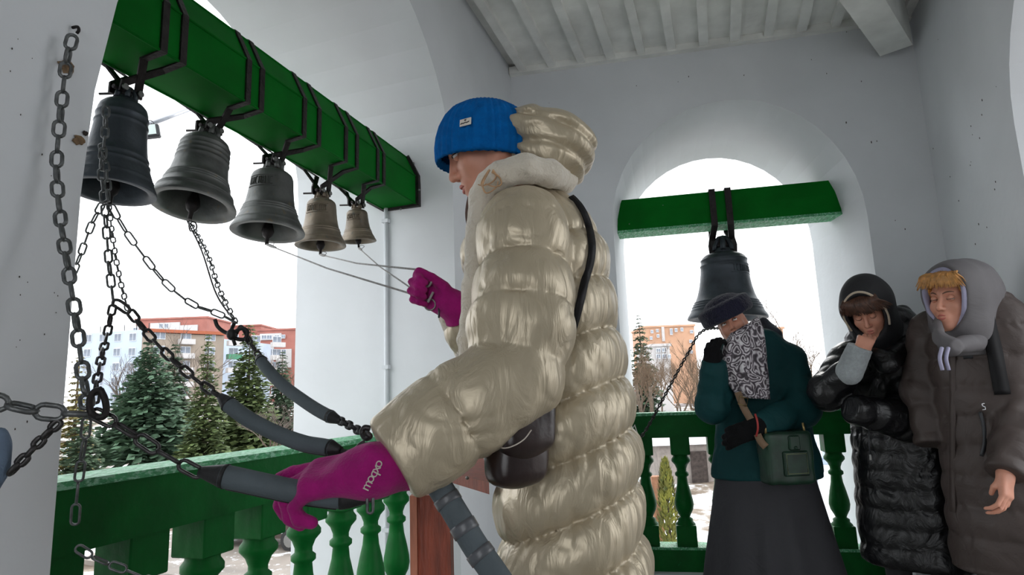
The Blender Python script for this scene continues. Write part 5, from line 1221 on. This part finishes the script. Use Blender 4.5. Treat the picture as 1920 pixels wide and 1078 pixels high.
# ================================================================ outside the belfry
def gz(x, y):
    r = y; k = min(1, max(0, (-x / max(1, y) + .05) / .25)); return -3.4 + k * 4.6 * min(1, max(0, (r - 55) / 60)) ** 1.2 + (1 - k) * .9 * min(1, max(0, (r - 60) / 90))
def snow_mat():
    m = mat('patchy_snow', srgb(236, 240, 246), .85, var=.03, vs=.4, bump=.4, bs=1.2); nt = m.node_tree; N, L = nt.nodes, nt.links; b = N['Principled BSDF']
    tc = N.new('ShaderNodeTexCoord'); n = N.new('ShaderNodeTexNoise'); n.inputs['Scale'].default_value = .32; n.inputs['Detail'].default_value = 9; n.inputs['Roughness'].default_value = .68; L.new(tc.outputs['Object'], n.inputs['Vector'])
    r = N.new('ShaderNodeValToRGB'); e = r.color_ramp.elements; e[0].position = .43; e[0].color = (*srgb(82, 68, 54), 1); e[1].position = .58; e[1].color = (*srgb(232, 236, 242), 1); k = e.new(.50); k.color = (*srgb(124, 112, 98), 1)
    L.new(n.outputs[0], r.inputs[0]); L.new(r.outputs[0], b.inputs['Base Color']); return m
M_snow = snow_mat()
xs = np.concatenate([np.linspace(-160, -42, 20), np.linspace(-40, 60, 61), np.linspace(64, 200, 20)]); ys = np.concatenate([np.linspace(-30, 60, 61), np.linspace(64, 320, 40)])
rg = np.random.default_rng(3)
V = [(x, y, gz(x, y) + (.05 * rg.normal() if (y > 6 or abs(x) > 5) else 0)) for x in xs for y in ys]; ny = len(ys)
Fg = [(i * ny + j, (i + 1) * ny + j, (i + 1) * ny + j + 1, i * ny + j + 1) for i in range(len(xs) - 1) for j in range(ny - 1)]
g = MB().add(V, Fg, True).build('ground', M_snow, kind='structure'); tag(g, 'patchy snow covered ground below the belfry')
# tower body under the belfry floor
MB().hexa([Lw(5.9, .85, -3.6), Rw(5.9, .85, -3.6), Rw(-.8, .85, -3.6), Lw(-.8, .85, -3.6), Lw(5.9, .85, -.3), Rw(5.9, .85, -.3), Rw(-.8, .85, -.3), Lw(-.8, .85, -.3)]).build('trim_3', M_plaster, kind='structure')
M_asph = mat('wet_asphalt', srgb(100, 98, 100), .6, var=.12, vs=1.5, bump=.2, bs=8)
def slab(name, quad, m, lift=.06, **k): 
    P = [Vector((p.x, p.y, gz(p.x, p.y) + lift)) for p in quad]
    return MB().prism(P, (0, 0, -.3)).build(name, m, **k)
def gpt(u, v, z=-3.4):
    p = atz(u, v, z); return p
slab('road', [gpt(1120, 778), gpt(1300, 768), gpt(1330, 758), gpt(1120, 760)], M_asph, kind='structure', label='grey road crossing behind the back arch')
slab('yard_paving', [gpt(150, 1050), gpt(560, 1120), gpt(640, 985), gpt(300, 985)], mat('wet_yard_paving', srgb(118, 110, 102), .6, var=.2, vs=.8, col2=srgb(228, 231, 236), thr=.56, bump=.3, bs=4), .03, kind='structure', label='wet snowy yard paving under the wide arch')
# ---------------------------------------------------------------- trees
M_bark = mat('grey_bark', srgb(82, 70, 58), .9, var=.25, vs=6, bump=.5, bs=20)
def leafmat(n, c, c2): return mat(n, c, .8, var=.35, vs=3, col2=c2, thr=.55)
FIR = {'blue': leafmat('blue_fir_needles', srgb(66, 92, 70), srgb(102, 128, 96)), 'green': leafmat('green_spruce_needles', srgb(72, 88, 48), srgb(114, 120, 66)), 'yellow': leafmat('yellow_pine_needles', srgb(114, 104, 56), srgb(88, 94, 52)), 'dark': leafmat('dark_spruce_needles', srgb(58, 78, 56), srgb(86, 102, 72))}
def conifer(base, h, w, kind, label, seed, lv=32, dens=16, droop=.35, clear=.03):
    rr = random.Random(seed); o = empty('conifer', base, label, 'tree', 'conifers outside the arches'); b = Vector(base)
    MB().tube([b - UP * .2, b + UP * h * .5, b + UP * h * .98], [h * .017, h * .010, .01], 7).build('trunk', M_bark, o)
    V = []; F = []
    for i in range(lv):
        t = (i + rr.random() * .6) / lv; z = h * (clear + (1 - clear) * t); R = w / 2 * (1 - t) ** .85 * rr.uniform(.82, 1.12) + .03 * w; nb_ = max(5, int(dens * (1 - t * .55)))
        for j in range(nb_):
            a = 2 * math.pi * (j + rr.random()) / nb_; L = R * rr.uniform(.72, 1.12); d = Vector((math.cos(a), math.sin(a), 0)); sd = Vector((-d.y, d.x, 0)); ns = max(3, int(4 + 5 * L / (w / 2)))
            for k in range(ns):
                q = (k + .6) / ns; p = b + UP * (z - droop * L * q * q + .10 * L * q + (.12 * L * max(0, q - .7))) + d * L * q; sz = L * .34 * (1.15 - .45 * q) + w * .022
                for s_ in (-1, 1):
                    e = (d * rr.uniform(.5, .9) + sd * s_ * rr.uniform(.5, 1) + UP * rr.uniform(-.35, .15)).normalized(); c = p + Vector((rr.uniform(-1, 1), rr.uniform(-1, 1), rr.uniform(-1.6, 1))) * sz * .22
                    nrm = (e.cross(UP).normalized() + UP * rr.uniform(-.7, .7)) * sz * rr.uniform(.2, .34); n0 = len(V); V += [c - nrm * .5, c + e * sz * .55 - nrm + UP * sz * .06, c + e * sz, c + e * sz * .55 + nrm - UP * sz * .08]; F.append((n0, n0 + 1, n0 + 2, n0 + 3))
    MB().add(V, F).build('foliage', FIR[kind], o); return o
def gat(u, v, D): p = at(u, v, D); return Vector((p.x, p.y, gz(p.x, p.y)))
def con(u, vtop, D, wpx, kind, label, seed, **k):
    top = at(u, vtop, D); b = Vector((top.x, top.y, gz(top.x, top.y) - .1)); return conifer(b, top.z - b.z, wpx * D / 1180, kind, label, seed, **k)
con(285, 632, 46, 165, 'blue', 'broad bluish fir in front of the pale apartment block', 1, lv=30, dens=17, droop=.25, clear=.13)
con(152, 640, 37, 80, 'yellow', 'yellowish pine against the edge of the white pillar', 2, lv=26, dens=12)
con(160, 745, 34, 95, 'dark', 'low dark spruce behind the handrail at the white pillar', 3, lv=22, dens=14)
con(392, 622, 40, 100, 'green', 'slender yellow green spruce in the middle of the wide arch', 4, lv=36, dens=13, droop=.5)
con(470, 606, 46, 130, 'green', 'tall green spruce under the upper padded grip', 5, lv=38, dens=15, droop=.45)
con(530, 655, 52, 90, 'dark', 'spruce beside the white jamb of the wide arch', 6, lv=32, dens=14, droop=.45)
con(330, 640, 56, 110, 'dark', 'dark spruce behind the broad bluish fir', 7, lv=28)
con(1197, 588, 75, 75, 'dark', 'spruce standing beside the orange building in the back arch', 8, lv=32, dens=14)
def thuja():
    b = gat(1258, 1026, 18.2); top = at(1255, 866, 18.2); h = top.z - b.z; o = empty('thuja', b, 'narrow yellow green thuja between the back balusters', 'shrub'); rr = random.Random(5); V = []; F = []
    for i in range(1500):
        t = rr.random() ** .9; R = .33 * (1 - t) ** .55 * (.55 + .6 * min(1, t * 5)); a = rr.uniform(0, 6.283); d = Vector((math.cos(a), math.sin(a), 0)); c = b + UP * (t * h) + d * R * rr.uniform(.75, 1.05); e = (d * .35 + UP).normalized() * rr.uniform(.10, .22); s_ = Vector((-d.y, d.x, 0)) * rr.uniform(.02, .045); n0 = len(V); V += [c, c + e * .5 + s_, c + e, c + e * .5 - s_]; F.append((n0, n0 + 1, n0 + 2, n0 + 3))
    MB().add(V, F).build('foliage', leafmat('thuja_needles', srgb(100, 100, 36), srgb(66, 78, 32)), o); MB().tube([b - UP * .1, b + UP * h * .9], [.05, .01], 6).build('trunk', M_bark, o)
thuja()
M_twig = mat('bare_twig', srgb(96, 78, 60), .9, var=.2); M_twigg = mat('grey_twig', srgb(96, 86, 78), .9, var=.2)
def bare_tree(base, h, label, seed, spread=.6, m=None, levels=5, r0=None, forks=3):
    rr = random.Random(seed); o = empty('bare_tree', base, label, 'tree', 'leafless trees outside the arches'); tr_ = MB(); tw = MB()
    def grow(p, d, L, r, lev):
        q = p + d * L * .5 + Vector((rr.uniform(-1, 1), rr.uniform(-1, 1), rr.uniform(-.3, .5))) * L * .08; e = p + d * L
        (tr_ if lev <= 1 else tw).tube([p, q, e], [r, r * .82, r * .62], 5 if lev < 2 else 3, cap=False)
        if lev >= levels: return
        for k in range(forks if lev else forks + 2):
            t = rr.uniform(.45, 1.0) if k else 1.0; a = rr.uniform(0, 6.283); ax = Vector((math.cos(a), math.sin(a), rr.uniform(-.2, .3)))
            nd = (d + ax * spread * rr.uniform(.5, 1.1) + UP * .12).normalized(); grow(p.lerp(e, t), nd, L * rr.uniform(.55, .8), r * .58, lev + 1)
    grow(Vector(base), Vector((rr.uniform(-.08, .08), 0, 1)).normalized(), h * .34, r0 or h * .016, 0)
    tr_.build('trunk', M_bark, o); tw.build('branches', m or M_twig, o); return o
def bt(u, vb, vt, D, label, seed, **k):
    b = gat(u, vb, D); t = at(u, vt, D); return bare_tree(b, (t.z - b.z) * 1.05, label, seed, **k)
bt(1515, 800, 548, 28, 'large leafless tree filling the right of the back arch', 1, levels=6, spread=.75)
bt(1300, 760, 628, 60, 'leafless tree behind the chain of the lone bell', 2, levels=6); bt(1322, 770, 640, 48, 'leafless tree nearest the teal sleeve in the back arch', 3, levels=6)
bt(1185, 770, 640, 60, 'leafless tree at the champagne coat edge in the back arch', 4, levels=5); bt(1240, 765, 660, 90, 'small leafless tree below the orange building', 5, levels=5)
bt(1225, 775, 662, 64, 'brown bare tree left of the slanting thin chain', 11, levels=6, spread=.8); bt(1278, 772, 655, 44, 'brown bare tree behind the slanting thin chain', 12, levels=6, spread=.85); bt(1205, 772, 650, 54, 'brown bare tree below the dark spruce', 13, levels=6, spread=.8)
bt(1468, 770, 622, 70, 'leafless tree right of the teal shoulder', 6, levels=5)
bt(232, 800, 640, 60, 'bare birch in front of the pale apartment block', 7, levels=5, m=M_twigg); bt(362, 790, 620, 70, 'bare tree behind the slender spruce', 8, levels=5, m=M_twigg)
bt(535, 850, 640, 60, 'bare tree at the white jamb of the wide arch', 9, levels=5); bt(505, 870, 720, 36, 'bare shrub above the green handrail', 10, levels=5, spread=.9, m=M_twigg)
# ---------------------------------------------------------------- buildings
M_blue_w = mat('pale_blue_panel', srgb(166, 178, 194), .85, var=.05, vs=.3); M_tanw = mat('tan_panel', srgb(138, 126, 114), .85, var=.08, vs=.3)
M_brick = mat('red_brown_brick', srgb(150, 96, 86), .9, var=.08, vs=.5); M_lightp = mat('light_panel', srgb(178, 175, 174), .85, var=.05)
M_orange = mat('orange_render', srgb(178, 140, 114), .85, var=.06, vs=.3); M_roof = mat('orange_roof', srgb(146, 80, 54), .8, var=.1); M_wf = mat('white_window_frame', srgb(196, 200, 206), .6, var=.02); M_gl = mat('window_glass', srgb(104, 112, 124), .12, var=.25, vs=.5); M_balc = mat('green_balcony', srgb(60, 120, 92), .7)
WINME = {}
def window(o, p, right, w, h, nrm, m=None, name='window'):
    key = (round(w, 2), round(h, 2))
    if key not in WINME:
        mb = MB(); mb.box((0, 0, 0), (w, .12, h)); a = mb.me('window'); a.materials.append(M_wf)
        mb = MB(); k = w * .5 - .12
        for sx in (-1, 1): mb.box((sx * (w * .25 - .01), -.07, 0), (w * .5 - .14, .04, h - .22))
        b_ = mb.me('pane'); b_.materials.append(M_gl); WINME[key] = (a, b_)
    a, b_ = WINME[key]; x = Vector(right).normalized(); y = -Vector(nrm); M = Matrix(((x.x, y.x, 0, p.x), (x.y, y.y, 0, p.y), (x.z, y.z, 1, p.z), (0, 0, 0, 1)))
    f = bpy.data.objects.new(name, a); COL.objects.link(f); f.parent = o; f.matrix_parent_inverse = o.matrix_basis.inverted(); f.matrix_basis = M
    g_ = bpy.data.objects.new('pane', b_); COL.objects.link(g_); g_.parent = f
    return f
def block(o, p0, p1, depth, z0, z1, m, name='walls'):
    d = (p1 - p0).normalized(); n = Vector((-d.y, d.x, 0));
    if n.y < 0: n = -n
    q = [p0, p1, p1 + n * depth, p0 + n * depth]; MB().hexa([Vector((p.x, p.y, z0)) for p in q] + [Vector((p.x, p.y, z1)) for p in q]).build(name, m, o); return d, -n
# pale five storey block
D1 = 118; a0 = at(140, 765, D1); a1 = at(258, 765, D1 - 3); ztop = at(200, 624, D1).z; zb = gz(a0.x, a0.y) - 1
ab = empty('apartment_building', Vector((a0.x, a0.y, zb)), 'pale blue five storey apartment block behind the broad fir', 'building')
d_, n_ = block(ab, a0, a1, 40, zb, ztop, M_blue_w, 'end_wall'); W_ = (a1 - a0).length
e1_ = at(415, 765, 126); e1_.z = a1.z; d2_, n2_ = block(ab, a1 + n_ * -.05, e1_, 12, zb, ztop - .5, M_tanw, 'long_wall')
MB().hexa([Vector((p.x, p.y, ztop - .4)) for p in (a1 + n2_ * .6, e1_ + n2_ * .6, e1_ - n2_ * 12, a1 - n2_ * 12)] + [Vector((p.x, p.y, ztop + .2)) for p in (a1 + n2_ * .6, e1_ + n2_ * .6, e1_ - n2_ * 12, a1 - n2_ * 12)]).build('roof', M_roof, ab)
for r_ in range(5):
    z = at(200, 633 + 27 * r_, D1).z
    for k in range(4): window(ab, a0 + d_ * W_ * (.14 + .24 * k) + n_ * .05 + UP * (z - a0.z), d_, 1.5, 1.5, n_)
    for k in range(6):
        window(ab, a1 + d2_ * (3 + 4.6 * k) + n2_ * .05 + UP * (z - a1.z), d2_, 1.9, 1.5, n2_)
        if k % 2: MB().hexa([Vector((p.x, p.y, z + zz)) for zz in (-1.6, -.6) for p in (a1 + d2_ * (1.6 + 4.6 * k) + n2_ * 1.2, a1 + d2_ * (4.4 + 4.6 * k) + n2_ * 1.2, a1 + d2_ * (4.4 + 4.6 * k), a1 + d2_ * (1.6 + 4.6 * k))]).build('balcony', M_balc if (k == 3 and r_ == 1) else M_lightp, ab)
for k in range(5): p = a0 + d_ * W_ * (.1 + .2 * k) - n_ * 3; MB().tube([Vector((p.x, p.y, ztop)), Vector((p.x, p.y, ztop + 1.6))], .08, 5).build('antenna', M_blk, ab)
# red brick blocks behind
def brickblock(u0, u1, vt, D, label, wins, vb=790, m=M_brick, steps=(), dd=0., arch=False):
    p0, p1 = at(u0, vb, D), at(u1, vb, D + dd); zt = at((u0 + u1) / 2, vt, D + dd / 2).z; z0 = gz(p0.x, p0.y) - 2
    o = empty('apartment_building', Vector((p0.x, p0.y, z0)), label, 'building'); d, n = block(o, p0, p1, 14, z0, zt, m)
    MB().hexa([Vector((p.x, p.y, zt + z)) for z in (-.1, .35) for p in (p0 + n * .3 - d * .3, p1 + n * .3 + d * .3, p1 - n * 14 + d * .3, p0 - n * 14 - d * .3)]).build('parapet', m, o)
    for (ua, ub, va, vb_) in steps:
        q0, q1 = at(ua, va, D), at(ub, va, D); w = (q1 - q0).length; t = (q0 - p0).dot(d); c = p0 + d * t
        zt_, zb_ = at(ua, va, D).z, at(ua, vb_, D).z
        MB().hexa([Vector((p.x, p.y, z)) for z in (zb_, zt_) for p in (c + n * .4, c + d * w + n * .4, c + d * w, c)]).build('light_panel', M_lightp, o)
    for (u, v, w, h) in wins:
        q = at(u, v, D); t = (q - p0).dot(d); window(o, Vector(((p0 + d * t).x, (p0 + d * t).y, q.z)) + n * .45, d, w * D / 1180, h * D / 1180, n)
    return o
brickblock(243, 380, 598, 165, 'red brick apartment house rising behind the pale block', [(310, 611, 7, 9), (320, 611, 7, 9), (300, 622, 8, 8), (330, 626, 8, 8), (356, 622, 9, 9), (262, 618, 8, 8)], steps=((290, 345, 606, 640), (345, 378, 610, 660), (245, 268, 612, 650)))
brickblock(384, 484, 612, 190, 'middle red brick wing with arched bays behind the spruces', [(404, 640, 8, 10), (420, 640, 8, 10), (412, 662, 9, 10), (440, 634, 8, 8), (440, 655, 8, 8), (412, 684, 9, 10)], steps=((400, 428, 628, 720), (452, 470, 640, 700)))
brickblock(478, 600, 618, 160, 'right red brick wing seen beside the white jamb', [(502, 632, 9, 8), (512, 632, 9, 8), (526, 632, 9, 8), (538, 631, 7, 7), (500, 660, 8, 12), (512, 660, 8, 12), (538, 660, 8, 10)], steps=((494, 534, 626, 638), (494, 519, 650, 690), (524, 552, 655, 690)))
brickblock(1214, 1312, 612, 150, 'orange apartment building with gabled parapets in the back arch', [(1226, 622, 5, 6), (1236, 620, 5, 6), (1237, 630, 5, 6), (1271, 619, 5, 7), (1282, 618, 5, 7), (1224, 634, 5, 6), (1262, 622, 5, 12), (1298, 640, 6, 6), (1298, 660, 6, 6), (1300, 622, 6, 6)], m=M_orange, steps=((1244, 1249, 613, 640),), vb=740)
brickblock(1228, 1262, 648, 110, 'white glazed house below the orange building', [(1236, 657, 8, 8), (1247, 656, 8, 8), (1236, 668, 8, 9), (1247, 668, 8, 9), (1256, 668, 6, 8)], m=M_lightp, vb=735)
brickblock(1440, 1480, 616, 140, 'orange and pink building right of the teal shoulder', [(1449, 624, 5, 5), (1458, 624, 5, 5), (1468, 630, 5, 5), (1449, 634, 5, 5)], m=M_orange, vb=730)
# brick shed with snowy roof below the back arch
sp0, sp1 = gat(1236, 888, 31), gat(1345, 888, 31); sh_ = empty('shed', sp0, 'pale brick shed with snowy roof behind the back balusters', 'shed')
zt = at(1270, 833, 31).z; M_shed = mat('grey_brick', srgb(134, 126, 120), .9, var=.15, vs=4, bump=.3, bs=6)
d, n = block(sh_, sp0, sp1, 4, sp0.z - .3, zt, M_shed); MB().hexa([Vector((p.x, p.y, z)) for z in (zt, zt + .5) for p in (sp0 + n * .5 - d * .5, sp1 + n * .5, sp1 - n * 5, sp0 - n * 5 - d * .5)]).build('snowy_roof', mat('roof_snow', srgb(238, 242, 248), .8, var=.02), sh_)
dp = at(1311, 876, 30.9); MB().box(Vector((dp.x, dp.y, sp0.z + .75)) + n * .03, (.75, .1, 1.5), Matrix.Rotation(math.atan2(d.y, d.x), 3, 'Z')).build('doorway', M_dirt, sh_)
for k in (0, 2, 4, 6): p = at(1205 + 9 * k, 905 + 9 * (k % 4), 27 - k * .3); MB().box(Vector((p.x, p.y, gz(p.x, p.y) + .25)), (.5, .35, .5), Matrix.Rotation(k, 3, 'Z'), .05).build('snow_lump', MATS['roof_snow'], label='lump of shovelled snow %s' % ('nearest the coat edge', 'second from the coat edge', 'third from the coat edge', 'fourth from the coat edge', 'third from the dark doorway', 'second from the dark doorway', 'nearest the dark doorway')[k], cat='snow', group='snow lumps in front of the shed')
# brick pier beside the thuja
pr = gat(1236, 1000, 19); MB().box(pr + UP * 1.0, (.28, .28, 2.0), None, .01).build('gate_pier', mat('orange_brick_pier', srgb(140, 100, 76), .9, var=.2, vs=8), label='slim brick pier left of the narrow thuja', cat='pier')
# blue roofed low house and its lattice fence
lr = [at(1512, 862, 17), at(1575, 862, 17), at(1590, 800, 22), at(1512, 808, 22)]; lh = empty('low_house', Vector((lr[0].x, lr[0].y, -3.4)), 'low white house with pale blue ribbed metal roof below the right of the back arch', 'house')
M_broof = mat('pale_blue_roof', srgb(150, 166, 184), .45, .2, var=.05); MB().prism(lr, (0, 0, -.12)).build('roof', M_broof, lh)
for k in range(5): t = k / 4; MB().tube([lr[0].lerp(lr[1], t) + UP * .03, lr[3].lerp(lr[2], t) + UP * .03], .03, 4).build('roof_rib', M_broof, lh)
MB().hexa([Vector((p.x, p.y, -3.5)) for p in lr] + [Vector((p.x, p.y, p.z - .13)) for p in lr]).build('walls', mat('white_house_wall', srgb(232, 234, 236), .85, var=.04), lh)
f0, f1 = at(1515, 960, 15.5), at(1540, 962, 15.5); fe = empty('lattice_fence', Vector((f0.x, f0.y, -3.4)), 'grey diamond lattice fence panel in front of the low house', 'fence')
zt_, zb_ = at(1515, 900, 15.5).z, at(1515, 962, 15.5).z
for k in range(2): p = (f0, f1)[k]; MB().tube([Vector((p.x, p.y, -3.4)), Vector((p.x, p.y, zt_))], .015, 6).build('post', M_alu, fe)
for k in range(6):
    t = k / 5
    for s_ in (0, 1):
        a = f0.lerp(f1, t if not s_ else 1 - t); b_ = f0.lerp(f1, 1 - t if not s_ else t)
        MB().tube([Vector((f0.lerp(f1, 0 if not s_ else 1).x, f0.y, zb_ + (zt_ - zb_) * max(0, (k - 1) / 5))), Vector((f0.lerp(f1, 1 if not s_ else 0).x, f1.y, zb_ + (zt_ - zb_) * min(1, (k + 1) / 5)))], .008, 4).build('lattice_bar', M_alu, fe)
for z in (zb_, zt_): MB().tube([Vector((f0.x, f0.y, z)), Vector((f1.x, f1.y, z))], .012, 5).build('rail', M_alu, fe)
# road sign and leaning pole behind the back rail
p = gat(1190, 775, 55); sg = empty('road_sign', p, 'small triangular road sign beside the road in the back arch', 'sign')
zt = at(1190, 740, 55).z; MB().tube([p, Vector((p.x, p.y, zt + .5))], .05, 6).build('pole', M_alu, sg); c = Vector((p.x, p.y - .06, zt))
MB().prism([c + Vector((-.45, 0, .35)), c + Vector((.45, 0, .35)), c + Vector((0, 0, -.4))], (0, .04, 0)).build('plate_border', mat('sign_red', srgb(190, 60, 50), .5), sg); MB().prism([c + Vector((-.3, -.02, .27)), c + Vector((.3, -.02, .27)), c + Vector((0, -.02, -.22))], (0, .03, 0)).build('plate', M_wf, sg)
for u0, u1, v0, v1, lab in ((1214, 1192, 800, 722, 'leaning wooden pole with strut near the road'), (1220, 1219, 768, 725, 'slim grey lamp pole near the road')):
    b = gat(u0, v0, 45); t = at(u1, v1, 45); MB().tube([b, t], .12, 6).build('utility_pole', M_bark, label=lab, cat='pole')
# dark car parked in the yard
def car():
    c = gat(512, 1035, 21.5); o = empty('car', c, 'dark brown parked car glimpsed between the left balusters', 'car'); M_body = mat('dark_car_paint', srgb(62, 52, 46), .3, .3); M_cw = mat('windscreen', srgb(170, 190, 212), .1)
    R = Matrix.Rotation(math.radians(160), 3, 'Z')
    def W(x, y, z): return c + R @ Vector((x, y, z))
    prof = [(-2.1, .35), (-2.15, .75), (-1.3, .92), (-.75, 1.42), (.9, 1.45), (1.65, .98), (2.1, .9), (2.15, .4)]
    V = [W(x, s_ * (.85 if z < 1 else .68), z) for s_ in (-1, 1) for x, z in prof]; n = len(prof)
    MB().add(V, [tuple(range(n)), tuple(range(2 * n - 1, n - 1, -1))] + [(i, (i + 1) % n, n + (i + 1) % n, n + i) for i in range(n)]).build('car_body', M_body, o)
    MB().add([W(x, y, z) for x, y, z in ((-1.25, -.72, .98), (-1.25, .72, .98), (-.8, .62, 1.40), (-.8, -.62, 1.40))], [(0, 1, 2, 3)]).build('windscreen', M_cw, o).location.z += .02
    for s_ in (-1, 1): MB().add([W(x, s_ * y, z) for x, y, z in ((-.95, .80, 1.0), (1.3, .80, 1.0), (.85, .70, 1.38), (-.65, .70, 1.38))], [(0, 1, 2, 3)]).build('side_window', M_cw, o); MB().box(W(0, s_ * .86, .55), (3.4, .03, .06), R).build('trim_strip', M_wf, o)
    for x in (-1.35, 1.35):
        for s_ in (-1, 1): 
            w = MB().tube([W(x, s_ * .7, .33), W(x, s_ * .88, .33)], .33, 20).build('wheel', M_tape, o); MB().tube([W(x, s_ * .88, .33), W(x, s_ * .90, .33)], .2, 14).build('hubcap', M_bolt, w)
    for s_ in (-1, 1): MB().box(W(-2.12, s_ * .6, .68), (.08, .3, .14), R).build('headlamp', M_lens, o)
car()
